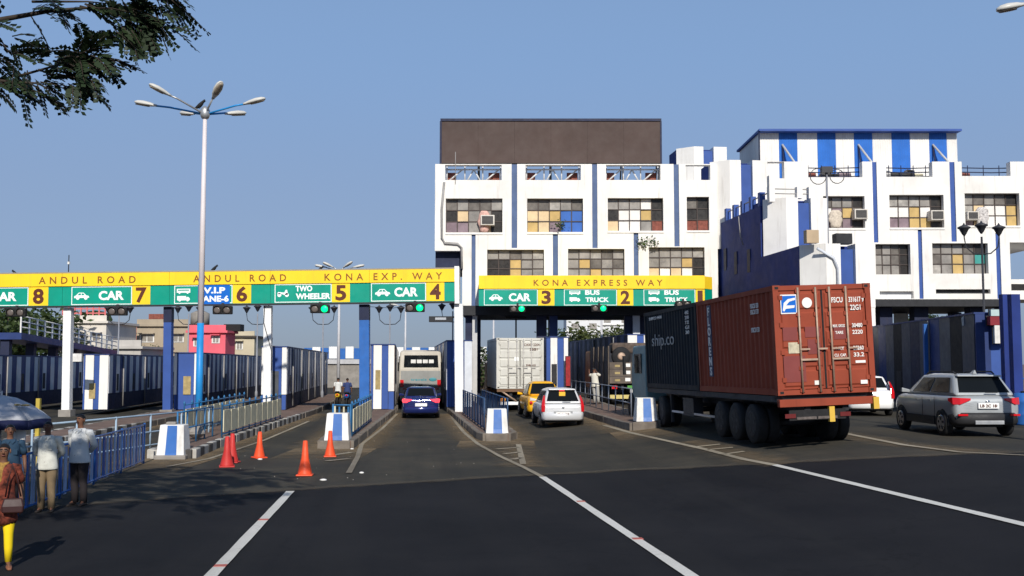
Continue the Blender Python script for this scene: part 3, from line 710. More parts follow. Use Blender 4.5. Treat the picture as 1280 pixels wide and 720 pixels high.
# ------------------------------------------------------------------ buildings
PANE = dict(h=glass_h, k=glass_k, g=glass_g, d=glass_d, m=glass_m, y=paper_y, t=paper_t, w=paper_w, b=paper_b, c=M('teal curtain', (.05, .30, .27), .7), r=M('red brown stuff', (.22, .07, .05), .8, var=.4, vs=5))
pane_mesh = {}
def window(root, x0, x1, z0, z1, pat, rec=.34):
    pat = ''.join(random.choice('gggghk') if c == 'g' else c for c in pat); rows = pat.split('/'); nr = len(rows); nc = len(rows[0]); w, h = x1 - x0, z1 - z0
    mb = MB(); e = .028
    for i in range(nc + 1):
        x = x0 + w * i / nc; mb.box(max(x0, x - e), min(x1, x + e), rec - .04, rec + .02, z0, z1)
    for j in range(nr + 1):
        z = z0 + h * j / nr
        for i in range(nc): mb.box(x0 + w * i / nc + e + .0005, x0 + w * (i + 1) / nc - e - .0005, rec - .035, rec + .02, max(z0, z - e), min(z1, z + e))
    fr = mb.build('window', mullion, root)
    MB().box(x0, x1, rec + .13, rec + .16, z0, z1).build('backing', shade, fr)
    for j, row in enumerate(rows):
        for i, c in enumerate(row):
            key = (c, round(w / nc, 3), round(h / nr, 3))
            if key not in pane_mesh: pane_mesh[key] = MB().box(-w / nc / 2 + .01, w / nc / 2 - .01, -.006, .006, -h / nr / 2 + .01, h / nr / 2 - .01).mesh('pane', PANE[c])
            o = inst(pane_mesh[key], 'pane', fr, (x0 + w * (i + .5) / nc, rec + random.uniform(.0, .035), z1 - h * (j + .5) / nr)); o.rotation_euler = (random.uniform(-.015, .015), 0, random.uniform(-.02, .02))
def aircon(x, y, z, label, s=1.0):
    t = thing('air_conditioner', label, 'air conditioner', (x, y, z), 0, 'window air conditioners')
    MB().box(-.42 * s, .42 * s, -.35, .3, 0, .62 * s).build('casing', M('aged white casing', (.62, .58, .52), .6, streak=.4), t, .02)
    MB().box(-.34 * s, .34 * s, -.37, -.351, .07 * s, .55 * s).build('grille', dark, t)
    mb = MB()
    for i in range(6): mb.box(-.33 * s, .33 * s, -.38, -.371, (.10 + .075 * i) * s, (.125 + .075 * i) * s)
    mb.build('louvre', M('grey louvre', (.16, .15, .14), .6), t)

YF = 63.5
fx = lambda px, Y=YF: W(px, 300, Y).x
fz = lambda py, Y=YF: W(640, py, Y).z
mbld = thing('toll_building', 'white frame office building with brown hoarding on its roof, over the lanes', 'building', (0, YF, 0), 0)
zt, zp, zb, zso = fz(205), fz(226), fz(382), fz(394)
xl, xr = fx(543.5), fx(897)
opens = [(556, 627, 206.2, 225), (657, 726.5, 206.2, 225), (758, 826.5, 206.2, 225), (858, 889, 206.2, 225)]
wins = [(557, 628, 248, 290.5, 'ggggg/dtggd/mmgtd'), (659, 729, 248, 290, 'ggggg/ttybb/ytmbb'), (760, 829.5, 247.5, 288.5, 'gggwd/dwwyd/twwgr'), (859, 887, 246, 288, 'gd/dd/rr'),
        (609, 680, 312, 347, 'ggggg/ddygg/ddygg'), (710, 780.5, 311, 347, 'ggggg/gyggg/ggygg'), (811, 880.5, 309, 346, 'ggggg/gggyd/twtwd')]
strips = [(639.5, 646.5, 205, 310), (740.5, 747, 205, 310), (843, 849.5, 205, 308), (589.5, 594.5, 292, 382), (691, 697.5, 290, 382), (792, 798, 289, 382)]
H_ = [(fx(a), fx(b), fz(d), fz(c)) for a, b, c, d in opens] + [(fx(a), fx(b), fz(d), fz(c)) for a, b, c, d, _ in wins] + [(fx(a), fx(b), fz(d), fz(c) + (.0 if c > 206 else .01)) for a, b, c, d in strips]
H_.append((fx(540), fx(578), fz(400), fz(313.5)))
m = wall_holes(MB(), xl, xr, zb, zt, 0, .5, H_).build('front_wall', white, mbld)
slate = M('slate blue strip paint', (.075, .12, .24), .6, var=.15, streak=.3, grime=(.06, .07, .1))
for a, b, c, d in strips: MB().box(fx(a), fx(b), .09, .45, fz(d), fz(c) - .01).build('blue_strip', slate, mbld)
for a, b, c, d, p in wins: window(mbld, fx(a), fx(b), fz(d), fz(c), p)
for a, b, c, d, p in wins[:4]: MB().box(fx(a) - .02, fx(b) + .02, -.05, -.002, fz(d) - .13, fz(d) - .02).build('sill', white, mbld)
zl = fz(313.5)
MB().box(xl + .01, xr - .01, .66, 7.5, zl, zp).build('upper_body', white, mbld)
MB().box(fx(578) + .01, xr - .01, .66, 7.4, zb, zl - .01).build('lower_body', white, mbld)
MB().box(xl, fx(578), .62, 6, fz(336), zl - .012).build('recess_shade', navy, mbld)  # navy box put in as the shade of the recess under the overhang
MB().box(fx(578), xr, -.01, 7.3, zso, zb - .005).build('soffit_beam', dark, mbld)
# parapet trusses and what stands on the roof behind them
truss = M('white truss paint', (.66, .66, .66), .5, streak=.3)
for a, b, c, d in opens[:3]:
    mb = MB(); x0, x1, z0, z1 = fx(a), fx(b), fz(d), fz(c); w = x1 - x0
    for k in (.02, .34, .66, .98): mb.tube([(x0 + w * k, .7, z0), (x0 + w * k, .7, z1 + .12)], .045, 6)
    for p, q in ((.05, .3), (.38, .5), (.62, .5), (.7, .95)):
        mb.tube([(x0 + w * p, .72, z0 + .05), (x0 + w * q, .72, z1 - .15)], .05, 6)
    mb.tube([(x0, .71, z1 - .16), (x1, .71, z1 - .16)], .05, 6); mb.tube([(x0, .25, z1 - .02), (x1, .25, z1 - .02)], .03, 6)
    mb.build('roof_truss', truss, mbld)
    for k0, k1, mm in ((.0, .18, PANE['r']), (.76, .96, PANE['r'])): MB().box(x0 + w * k0, x0 + w * k1, 1.0, 1.08, z0, z1 - .3).build('roof_panel', mm, mbld)
# hoarding on the roof
hb = thing('hoarding', 'big dark brown empty hoarding standing on the flat roof', 'billboard', (0, YF + .9, 0), 0)
h0, h1, hx0, hx1 = fz(204, 64.4), fz(151.5, 64.4), fx(551.5, 64.4), fx(826.5, 64.4)
nseg = 6
for i in range(nseg):
    a, b = hx0 + (hx1 - hx0) * i / nseg, hx0 + (hx1 - hx0) * (i + 1) / nseg
    MB().box(a + .003, b - .003, 0, .05, h0, h1).build('sheet', brown_board, hb)
MB().box(hx0 - .08, hx1 + .08, -.06, .16, h1, h1 + .16).build('top_rim', navy, hb)
MB().box(hx0 - .12, hx0 - .003, -.04, .14, h0 - .05, h1 - .003).build('side_rim', navy, hb); MB().box(hx1 + .003, hx1 + .1, -.04, .14, h0 - .05, h1 - .003).build('side_rim', navy, hb)
MB().box(hx0, hx1, .06, .14, h0 - .06, h0 + .06).build('bottom_rail', dark, hb)
for i in range(7):
    x = hx0 + (hx1 - hx0) * (i + .02) / 6.05
    MB().tube([(x, .12, zp), (x, .12, h1)], .06, 6).build('upright', dark, hb); MB().tube([(x, 2.0, zp), (x, .2, h1 - .6)], .05, 6).build('strut', dark, hb)
# rain pipe, ledge plants and odds on the front
MB().tube([(fx(555), -.06, fz(228)), (fx(552), -.07, fz(262)), (fx(552.5), -.07, fz(298)), (fx(556), -.08, fz(304)), (fx(572), -.09, fz(305)), (fx(577), -.1, fz(310)), (fx(577.5), -.1, fz(336))], .075, 8).build('drain_pipe', pipe_g, mbld)
MB().tube([(fx(569), -.04, fz(230)), (fx(569), -.04, fz(190))], .02, 5).build('aerial', pipe_g, mbld)
aircon(fx(609.5), YF + .1, fz(282), 'white window air conditioner on the top left window of hoarding building')
leafg = leaf_mat('weed leaf', (.05, .085, .02))
def tuft(x, y, z, n, r, label):
    mb = MB()
    for i in range(n):
        d = Vector((random.gauss(0, 1), random.gauss(0, .5) - .5, random.gauss(0, .8))).normalized() * random.uniform(.1, r); s = random.uniform(.06, .13)
        a = Vector((random.uniform(-1, 1), random.uniform(-1, 1), random.uniform(-1, 1))).normalized(); b = a.cross(d).normalized()
        mb.face([d - a * s, d + b * s * .5, d + a * s, d - b * s * .5])
    t = thing('wall_plant', label, 'plant', (x, y, z), 0, 'weeds on the building ledges'); mb.build('foliage', leafg, t)
    MB().tube([(0, .1, -.05), (0, -.02, .05), (0, -.1, r * .5)], .012, 5).build('stem', brown_top, t)
tuft(fx(803), YF - .05, fz(305), 60, .55, 'green weed growing from the white ledge above the right lower window'); tuft(fx(816), YF - .05, fz(303), 30, .4, 'small weed sprig on the white ledge right of bigger weed'); tuft(fx(701), YF + .1, fz(281), 40, .55, 'green pot plant in the window with blue boards')
# bundle hanging in the first window
def bundle(x, y, z, w, h, mat, label):
    rs = []
    for i in range(9):
        k = i / 8; q = (.55 + .45 * math.sin(k * 3.0) + .08 * math.sin(k * 17)) * w / 2
        rs.append([(q * math.cos(u) * (1 + .1 * math.sin(3 * u + k * 9)), .16 * math.sin(u), h * k) for u in (math.tau * j / 12 for j in range(12))])
    tag(MB().rings(rs).build('cloth_bundle', mat, loc=(x, y, z)), label, 'cloth')
bundle(fx(605), YF + .12, fz(290), .75, 1.3, M('pinkish cloth', (.62, .38, .32), .8, var=.3, vs=8), 'pinkish cloth bundle hanging beside window air conditioner')
# columns under the building
for px, Y, w, mm in ((588, 64.2, .62, navy), (593.5, 63.9, .30, M('greyed white column', (.5, .5, .5), .6, streak=.4)), (677, 64.2, .62, navy), (692, 64.2, .5, panel_blue), (787, 64.2, .6, navy), (795.5, 63.9, .42, M('pale blue white paint', (.6, .63, .68))), (806, 64.2, .7, navy), (596, 70, .5, navy), (690, 70, .5, navy), (800, 70, .5, navy), (880, 64.2, .7, navy), (880, 70, .6, navy)):
    x = W(px, 400, Y).x; MB().box(x - w / 2, x + w / 2, Y - YF, Y - YF + w, gz(x, Y), zso - .004).build('column', mm, mbld)

# ---- right building
YB = 66.0
bx = lambda px: W(px, 300, YB).x
bz = lambda py: W(640, py, YB).z
rb = thing('office_building', 'wide white building with blue strips and striped roof shed', 'building', (0, YB, 0), 0)
r_open = [(1012, 1080, 206, 221.5), (1110, 1168, 206, 221), (1205, 1266, 206, 220), (960, 982, 212, 223)]
r_wins = [(1030, 1082, 245, 285, 'gggd/wmyg/mmmd'), (1113, 1181, 243.5, 284.5, 'ggggd/wwywd/mmyyd'), (1207.5, 1276, 241.5, 282, 'ggggd/gtwwy/mtwwy'), (1094, 1137.5, 305, 343, 'gggd/gggd/gggd'), (1165, 1234.5, 304, 342, 'ggggd/ggygc/ggygg')]
r_strips = [(1092.5, 1098, 202, 303), (1189.5, 1196, 202, 302), (1147.5, 1152.5, 285, 373.5), (1244.5, 1250, 291, 373.5), (1286.5, 1293, 202, 302)]
r_slots = [(1098, 1140, 364, 373), (1168, 1236, 361.5, 367)]
hs = [(bx(a), bx(b), bz(d), bz(c)) for a, b, c, d in r_open + r_strips + r_slots] + [(bx(a), bx(b), bz(d), bz(c)) for a, b, c, d, _ in r_wins]
hs = [(a, b, c, d + .5) if abs(d - bz(206)) < .02 or abs(d - bz(212)) < .02 else (a, b, c, d) for a, b, c, d in hs]
hs.append((bx(1262), bx(1340), bz(390), bz(303)))
X0r, X1r = bx(955), bx(1330)
wall_holes(MB(), X0r, X1r, bz(374), bz(202), 0, .55, hs).build('front_wall', white, rb)
for a, b, c, d in r_strips: MB().box(bx(a), bx(b), .1, .5, bz(d), bz(c) - .01).build('blue_strip', blue, rb)
for a, b, c, d, p in r_wins: window(rb, bx(a), bx(b), bz(d), bz(c), p, .42)
for a, b, c, d in r_slots: MB().box(bx(a), bx(b), .3, .6, bz(d), bz(c)).build('slot_back', dark if a > 1150 else panel_white, rb)
for a, b, c, d, p in r_wins[:3]: MB().box(bx(a) - .02, bx(b) + .02, -.05, -.002, bz(d) - .13, bz(d) - .02).build('sill', white, rb)
MB().box(X0r + .01, X1r - .01, .72, 11, bz(303) + .02, bz(222)).build('upper_body', white, rb)
MB().box(X0r + .01, bx(1262), .72, 10.5, bz(374), bz(303)).build('lower_body', white, rb)
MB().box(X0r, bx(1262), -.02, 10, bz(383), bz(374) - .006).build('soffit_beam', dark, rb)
for px, Y, w in ((1108, 67, .8), (1128, 74, .7), (1152, 67, .9), (1196, 74, .7), (1222, 67, .9), (1256, 67.5, .7), (1300, 67, .9), (1060, 67, .8), (985, 67, .8)):
    x = W(px, 400, Y).x; MB().box(x - w / 2, x + w / 2, Y - YB, Y - YB + w, .5, bz(383)).build('column', navy, rb)
for px in (1075, 1090, 1127):
    x = W(px, 400, 70).x; MB().box(x - .45, x + .45, 4, 4.2, .6 + 1.0, bz(388)).build('hanging_board', dirty_white, rb)
aircon(bx(1076), YB + .12, bz(274), 'white air conditioner in the top window nearest the blue wing'); aircon(bx(1171.5), YB + .12, bz(275.5), 'white air conditioner in the middle top window of right building'); aircon(bx(1216), YB + .16, bz(275), 'dull air conditioner in the rightmost top window', .85)
bundle(bx(1046), YB + .18, bz(284), .9, 1.1, M('cream cloth', (.6, .52, .42), .8, var=.3, vs=8), 'cream cloth bundle in the top window nearest the blue wing'); bundle(bx(1230), YB + .2, bz(282), .9, 1.2, M('spotted cloth', (.55, .52, .5), .8, var=.6, vs=12), 'pale spotted cloth bundle in rightmost top window')
# roof rails and clutter
for a, b in ((1000, 1085), (1104, 1182), (1200, 1300)):
    mb = MB(); z = bz(222)
    for k in range(3): mb.tube([(bx(a), .9, z + .25 + .28 * k), ((bx(a) + bx(b)) / 2, .92, z + .2 + .28 * k), (bx(b), .9, z + .25 + .28 * k)], .035, 6)
    for k in range(6): x = bx(a) + (bx(b) - bx(a)) * k / 5; mb.tube([(x, .9, z), (x, .9, z + .95)], .03, 6)
    mb.build('roof_railing', navy, rb)
for px, w, h, mm in ((1020, .9, .6, PANE['r']), (1048, 1.4, .5, dark), (1066, .8, .6, glass_m), (1117, .7, .7, dirty_white), (1138, 1.5, .55, dark), (1158, .8, .5, cream), (1216, 1.0, .55, PANE['r']), (1150, .5, .75, glass_d)):
    mb = MB(); x = bx(px); mb.rings([[(x - w / 2, 1.1, bz(222)), (x + w / 2, 1.1, bz(222)), (x + w / 2, 1.9, bz(222)), (x - w / 2, 1.9, bz(222))], [(x - w / 2, 1.15, bz(222) + h), (x + w * .45, 1.15, bz(222) + h * .9), (x + w / 2, 1.8, bz(222) + h), (x - w * .45, 1.8, bz(222) + h)]], smooth=False)
    mb.build('roof_clutter', mm, rb)
# striped shed on the roof
YS = 69.0
sx = lambda px: W(px, 200, YS).x
s0, s1 = W(640, 212, YS).z, W(640, 166.5, YS).z
cs = [949, 974, 997, 1022, 1045, 1068, 1091, 1115, 1138, 1162, 1184, 1197]
for i, (a, b) in enumerate(zip(cs, cs[1:])):
    mb = MB(); n = 8; A, B = sx(a) + .004, sx(b) - .004; pts = []
    for j in range(n * 2 + 1): pts.append((A + (B - A) * j / (2 * n), YS - YB - (.03 if (j // 1) % 2 else 0)))
    mb.rings([[(x, y, s0 - .6) for x, y in pts] + [(B, YS - YB + .06, s0 - .6), (A, YS - YB + .06, s0 - .6)], [(x, y, s1) for x, y in pts] + [(B, YS - YB + .06, s1), (A, YS - YB + .06, s1)]], smooth=False)
    mb.build('shed_panel', (white if i % 2 == 0 else M('bright blue sheet', (.03, .15, .52), .5, var=.12, streak=.2)), rb)
MB().box(sx(949) + .02, sx(1197) - .02, YS - YB + .08, YS - YB + 6, s0 - .6, s1 - .02).build('shed_body', white, rb)
MB().box(sx(946.5), sx(1198), YS - YB - .7, YS - YB + 6.3, s1 + .0, s1 + .14).build('shed_roof', blue, rb)
MB().tube([(sx(947), YS - YB - .55, s0 - .8), (sx(947), YS - YB - .55, s1)], .05, 6).build('shed_post', navy, rb)
for a, b in ((978, 995), (1073, 1090), (1166, 1186)):
    MB().tube([(sx(a), YS - YB - .06, W(640, 181, YS).z), (sx(b), YS - YB - 1.8, s0 - .75)], .07, 6).build('shed_strut', M('pale strut', (.5, .5, .5), .6), rb)
    MB().tube([(sx(a), YS - YB - .06, W(640, 181, YS).z), (sx(a) + .05, YS - YB - .5, s0 - .75)], .05, 6).build('shed_strut', navy, rb)
# stains below the windows are in the wall paint; a low link building at the far right
MB().box(bx(1262.5), bx(1340), 2.0, 6, bz(372), bz(346)).build('link_block', white, rb)
MB().box(bx(1262.5), bx(1340), 1.97, 1.995, bz(360), bz(352)).build('link_window', glass_d, rb)

# ---- the stepped blue wing that runs out from the building towards the traffic
wg = thing('stair_wing', 'stepped dark blue wing with white edged towers beside the main buildings', 'building', (14.1, 50.0, 0), ROAD)
WL = 3.35
def tower(y, x, w, z0, z1, d, cap_h=0):
    """front block: chamfered white left cheek, white, recessed blue, white"""
    p = [(x - .02, y + .9), (x + .95, y), (x + w * .50, y), (x + w * .50, y + .9)]
    MB().prism(p, z0, z1, 'z').build('tower_cheek', white, wg)
    MB().box(x + w * .505, x + w * .715, y + .22, y + .9, z0 + .02, z1 - .25).build('tower_strip', blue, wg)
    MB().box(x + w * .72, x + w, y - .02, y + .9, z0, z1).build('tower_cheek', white, wg)
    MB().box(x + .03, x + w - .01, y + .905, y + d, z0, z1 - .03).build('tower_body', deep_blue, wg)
zA, zB = W(0, 304, 50).z, W(0, 245, 55).z
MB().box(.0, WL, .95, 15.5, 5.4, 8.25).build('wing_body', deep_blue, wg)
tower(0, .02, WL, 5.2, zA, 3.4)
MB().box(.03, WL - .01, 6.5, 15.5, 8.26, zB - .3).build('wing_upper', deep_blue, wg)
tower(5.4, .12, WL - .15, 8.03, zB, 3.2)
tower(13.2, -.45, 3.3, 9.5, W(0, 197, 62.5).z, 3)
tower(19.6, -.85, 3.2, 12.5, W(0, 181, 69).z, 3)
MB().box(WL * .72, WL + .0, -.02, .75, .5, 5.19).build('wing_pillar', white, wg)
MB().box(.3, WL * .7, .6, 1.0, .5, 5.19).build('wing_leg', navy, wg)
for i in range(6):
    y = 5.0 + i * 1.5; zz = zB - .3
    MB().box(.02, .32, y, y + .35, zz, zz + (.75 if i else 1.4)).build('parapet_post', blue if i else white, wg)
    if i: MB().tube([(.15, y - 1.4, zz + .55), (.15, y, zz + .55)], .035, 6).build('parapet_pipe', pipe_g, wg)
for q in (.2, 1.75, 2.4): MB().box(q, q + .3, 5.55, 5.9, zB, zB + .62).build('parapet_post', white if q > 1 else blue, wg)
for k in (.25, .5): MB().tube([(.3, 5.7, zB + k), (2.6, 5.7, zB + k)], .03, 6).build('parapet_pipe', pipe_g, wg)
for y, z in ((10.5, 9.0), (12.5, 9.4), (8.2, 8.9)): MB().box(-.025, .02, y, y + .5, z - 1.3, z).build('wall_slot', navy, wg)
MB().tube([(-.04, 10.0, zB - .4), (-.05, 9.7, zB - 1.6), (-.04, 9.3, zB - 2.1)], .03, 6).build('cable', pipe_g, wg)
MB().tube([(.5, -.08, zA - .25), (1.3, -.1, zA - .7), (1.5, -.08, zA - 1.2), (1.5, -.08, zA - 2.6)], .07, 8).build('pipe', M('pale blue white paint', (0, 0, 0)), wg)
MB().box(-.05, .55, -.2, .2, zA, zA + .62).build('meter_box', M('tan box', (.45, .34, .22), .7), wg)
MB().box(1.5, 2.3, .0, .5, zA, zA + .5).build('roof_box', dark, wg)

# ------------------------------------------------------------------ street lamps
lamp_shell = M('grey white lamp shell', (.55, .54, .50), .4, var=.1)
lamp_glass = M('lamp glass', (.30, .25, .19), .25)
def cobra_head(par, base, direc, tilt, L=.85):
    """luminaire body as a loft: narrow at the arm, wide and rounded at the end"""
    d = Vector((math.cos(direc) * math.cos(tilt), math.sin(direc) * math.cos(tilt), math.sin(tilt))); s = d.cross(Vector((0, 0, 1))).normalized(); u = s.cross(d)
    rs, gs = [], []
    for k, w, h in ((0, .05, .05), (.12, .07, .06), (.3, .13, .09), (.6, .16, .11), (.85, .13, .09), (.97, .07, .05), (1, .01, .01)):
        c = base + d * L * k
        rs.append([c + s * w * math.cos(t) + u * h * max(-.45, math.sin(t)) for t in (math.tau * j / 14 for j in range(14))])
    h = MB().rings(rs).build('lamp_head', lamp_shell, par)
    for k, w in ((.32, .06), (.45, .115), (.65, .13), (.85, .09), (.93, .03)):
        c = base + d * L * k - u * .045
        gs.append([c + s * w * math.cos(t) + u * .04 * min(.2, math.sin(t)) for t in (math.tau * j / 12 for j in range(12))])
    MB().rings(gs).build('lamp_glass', lamp_glass, h)
YL = 37.0
p0 = G(255, 541, .1); xL = W(253, 300, YL).x; zL = W(252, 143, YL).z
pole_pink = M('pinkish white pole paint', (.66, .60, .60), .5, var=.06, streak=.25, grime=(.4, .33, .3))
lp = thing('street_lamp', 'tall six armed street lamp with pole blue below and pale above', 'street lamp', (xL, YL, gz(xL, YL)), 0)
zc = W(254, 404, YL).z
MB().lathe([(.125, 0), (.12, zc)], n=14).build('pole', sky_paint, lp); MB().lathe([(.112, zc), (.07, zL)], n=14).build('pole', pole_pink, lp)
MB().lathe([(.26, 0), (.26, .3), (.2, .34)], n=14).build('base', concrete, lp)
MB().lathe([(.12, zL - .15), (.17, zL - .05), (.17, zL + .15), (.1, zL + .25), (.04, zL + .3)], n=12).build('hub', steel, lp)
for tx, ty, depth in ((168, 127.5, 0), (186, 105, -.9), (226, 141.5, .9), (277, 101.5, -.9), (332, 123, 0), (308, 141.5, .9)):
    e = W(tx, ty, YL + depth) - Vector((xL, YL, gz(xL, YL)))
    d = e - Vector((0, 0, zL)); dl = d.length; dn = d.normalized(); L = .82
    MB().tube([Vector((0, 0, zL)) + dn * .05, Vector((0, 0, zL)) + dn * (dl * .5) + Vector((0, 0, .03)), Vector((0, 0, zL)) + dn * (dl - L + .03)], .035, 8).build('arm', sky_paint if ty > 120 else steel, lp)
    cobra_head(lp, Vector((0, 0, zL)) + dn * (dl - L), math.atan2(dn.y, dn.x), math.asin(dn.z), L)
def two_arm_lamp(px, py_top, Y, label, arms, grp='plain lamp posts behind the gantry'):
    c = W(px, py_top, Y); g = gz(c.x, Y); H = c.z - g
    t = thing('street_lamp', label, 'street lamp', (c.x, Y, g), 0, grp)
    MB().lathe([(.12, 0), (.07, H)], n=10).build('pole', M('pale grey pole', (.50, .50, .52), .5), t)
    for dx, dz, dy in arms:
        e = Vector((dx, dy, H + dz)); d = (e - Vector((0, 0, H))); n = d.normalized()
        MB().tube([(0, 0, H - .05), Vector((0, 0, H)) + n * (d.length - .75)], .035, 8).build('arm', steel, t)
        cobra_head(t, Vector((0, 0, H)) + n * (d.length - .78), math.atan2(n.y, n.x), math.asin(n.z), .8)
two_arm_lamp(424.5, 338, 70, 'pale lamp post rising behind the gantry above lane five', ((-1.65, .35, 0), (-1.05, .5, -.4), (1.65, .35, 0), (.9, .55, -.4)))
t6 = two_arm_lamp(507, 384, 95, 'thin pale lamp post seen under the lane four sign', ((-1.4, .3, 0), (1.4, .3, 0)))
two_arm_lamp(617, 398, 90, 'thin lamp post behind the grey container', ((-1.4, .5, 0), (1.4, .5, 0)))
two_arm_lamp(752, 398, 85, 'pale lamp post before the far trees', ((-1.4, .4, 0), (1.4, .4, 0)))
# the lamp whose head enters the frame top right
tp = W(1246, 14, 24); xx = 13.3
t = thing('street_lamp', 'lamp head on a long arm reaching in at top right corner', 'street lamp', (xx, 24, gz(xx, 24)), 0)
zz = tp.z - gz(xx, 24)
MB().lathe([(.13, 0), (.075, zz + .35)], n=12).build('pole', pole_pink, t)
MB().tube([(0, 0, zz + .3), (-.7, 0, zz + .28), (tp.x - xx + .65, 0, zz + .16)], .035, 8).build('arm', steel, t)
cobra_head(t, Vector((tp.x - xx + .66, 0, zz + .16)), math.pi, -.2, .68)

# decorative twin lamp posts
iron = M('dark iron', (.035, .036, .042), .5, var=.2)
iron_p = M('grey lamp pole', (.24, .25, .28), .5, var=.15)
def tulip_lamp(px, py, Y, label, pole=iron_p, swap=1):
    c = W(px, py, Y); g = gz(c.x, Y); H = c.z - g
    t = thing('garden_lamp', label, 'lamp post', (c.x, Y, g), 0, 'decorative twin armed lamp posts')
    MB().lathe([(.10, 0), (.10, .6), (.055, .7), (.045, H)], n=10).build('pole', pole, t)
    for sx_ in (-.75, 0, .75):
        zt_ = H + (.35 if sx_ else .45)
        if sx_: MB().tube([(0, 0, H - .75), (sx_ * .5, 0, H - .72), (sx_ * .92, 0, H - .45), (sx_, 0, H - .05), (sx_, 0, zt_ - .3)], .028, 8).build('arm', iron, t)
        l = MB().lathe([(.03, zt_ - .32), (.10, zt_ - .22), (.2, zt_ - .02), (.27, zt_ + .02), (.27, zt_ + .07), (.06, zt_ + .16), (.01, zt_ + .26)], (sx_, 0, 0), n=12).build('lantern', iron, t)
for i, (px, lb) in enumerate(((149, 'decorative twin lamp post behind the gantry between lanes 8 and 7'), (236, 'decorative twin lamp post beside the tall lamp pole'), (322, 'decorative twin lamp post left of white gantry post'), (404, 'decorative twin lamp post under the lane five sign'), (487.5, 'decorative twin lamp post under the lane four sign'), (566, 'decorative twin lamp post half hidden by white gantry post'))):
    tulip_lamp(px, 392 if px < 560 else 389, 72, lb)
tulip_lamp(1227, 296, 45, 'dark decorative lamp post before the white right building', iron)
p = W(1033, 212, 58); t = thing('lamp_mast', 'dark slim mast with coiled cables by blue wing', 'mast', (p.x, 58, 0), 0)
MB().tube([(0, 0, 5.5), (0, 0, p.z + .1)], .06, 8).build('pole', iron_p, t); MB().box(-.3, .3, -.2, .2, p.z - .2, p.z + .15).build('head_box', iron, t)
for r_, dx in ((.45, -.5), (.4, .55)): MB().tube([(dx + r_ * math.cos(k), -.1, p.z - .4 + r_ * math.sin(k)) for k in [math.tau * j / 14 for j in range(15)]], .025, 6).build('coil', iron, t)
# booms with boards hanging under the gantries
for px, py, Y, lb in ((551, 399, 58, 'small dark lane display arm beside the white gantry post'), (645, 395, 66, 'small dark lane display on a post under the hoarding building')):
    c = W(px, py, Y); t = thing('lane_display', lb, 'display', (c.x, Y, c.z), 0, 'small dark lane displays')
    MB().box(-.65, .65, -.12, .12, -.16, .16).build('display_box', dark, t, .02); MB().box(-.3, .3, -.135, -.121, -.04, .09).build('screen', M('grey screen', (.4, .42, .45), .4), t)
    MB().tube([(.6, 0, .1), (1.3, 0, .2)] if px < 600 else [(0, .05, -.1), (0, .05, -c.z + gz(c.x, Y))], .05, 6).build('arm', dark, t)
# mast and birds on the gantry
p = W(85.5, 343, 51); t = thing('aerial', 'thin wire mast standing on the gantry above lane eight', 'aerial', p, 0)
MB().tube([(0, 0, 0), (0, 0, .95)], .025, 6).build('mast', dark, t); MB().box(-.05, .05, -.04, .04, .5, .62).build('insulator', dirty_white, t)
def bird(px, py, Y, label, f=1):
    c = W(px, py, Y); t = thing('bird', label, 'bird', c, 0, 'dark birds perched up high'); s = .2
    rs = []
    for k, r_, dz in ((-1.0, .015, -.10), (-.6, .05, -.05), (-.2, .085, 0), (.2, .1, .05), (.5, .085, .11), (.68, .06, .16), (.82, .062, .19), (.95, .04, .19), (1.0, .012, .18), (1.15, .004, .17)):
        rs.append([(f * k * s, r_ * math.cos(u), dz + r_ * math.sin(u) + .1) for u in (math.tau * j / 10 for j in range(10))])
    b = MB().rings(rs).build('body', black, t)
    for q in (-.03, .03): MB().tube([(0, q, .0), (.01, q, .07)], .008, 5).build('leg', dark, t)
bird(267, 339.5, 50.5, 'dark bird perched on the gantry above lane six'); bird(20, 346, 50.5, 'dark bird perched on the gantry at far left', -1); bird(249.5, 136, 36.9, 'dark bird perched on the hub of the six armed lamp'); bird(399, 341, 50.4, 'dark bird perched on the gantry above lane five')

# ------------------------------------------------------------------ beyond the plaza
bg_n = 0
def house(label, px0, px1, py0, py1, Y, col, roof=None, wins=(), depth=8, flat=True, extra=None):
    x0, x1 = W(px0, py0, Y).x, W(px1, py0, Y).x; zt_ = W(0, py0, Y).z
    wm = M('house wall %s' % str(col), col, .85, var=.12, vs=.5, bump=.2, bs=6, streak=.3, grime=tuple(c * .45 for c in col))
    t = thing('house', label, 'house', ((x0 + x1) / 2, Y, 0), 0, 'houses beyond the toll plaza'); w = x1 - x0
    MB().box(-w / 2, w / 2, 0, depth, 0, zt_).build('wall', wm, t)
    r_ = MB().box(-w / 2 - .25, w / 2 + .25, -.3, depth + .2, zt_, zt_ + .22).build('roof', roof or wm, t)
    MB().box(-w / 2, w / 2, .0, .12, zt_ + .225, zt_ + .75).build('parapet', wm, r_)
    for a, b, c, d in wins:
        q0, q1 = W(a, c, Y).x - (x0 + x1) / 2, W(b, c, Y).x - (x0 + x1) / 2; z0, z1 = W(0, d, Y).z, W(0, c, Y).z
        f = MB().box(q0 - .08, q1 + .08, -.06, .02, z0 - .08, z1 + .08).build('window', dirty_white, t)
        n = 2
        for i in range(n): MB().box(q0 + (q1 - q0) * i / n + .04, q0 + (q1 - q0) * (i + 1) / n - .04, -.075, -.062, z0, z1).build('pane', glass_g, f)
        MB().box(q0 - .15, q1 + .15, -.5, -.08, z1 + .14, z1 + .22).build('sunshade', wm, f)
    return t, zt_
t, z = house('beige flat roofed house with water tank, seen between gantry posts', 171, 236, 408, 445, 110, (.36, .30, .22), None, ((176, 192, 419, 427), (217, 229, 419, 427)))
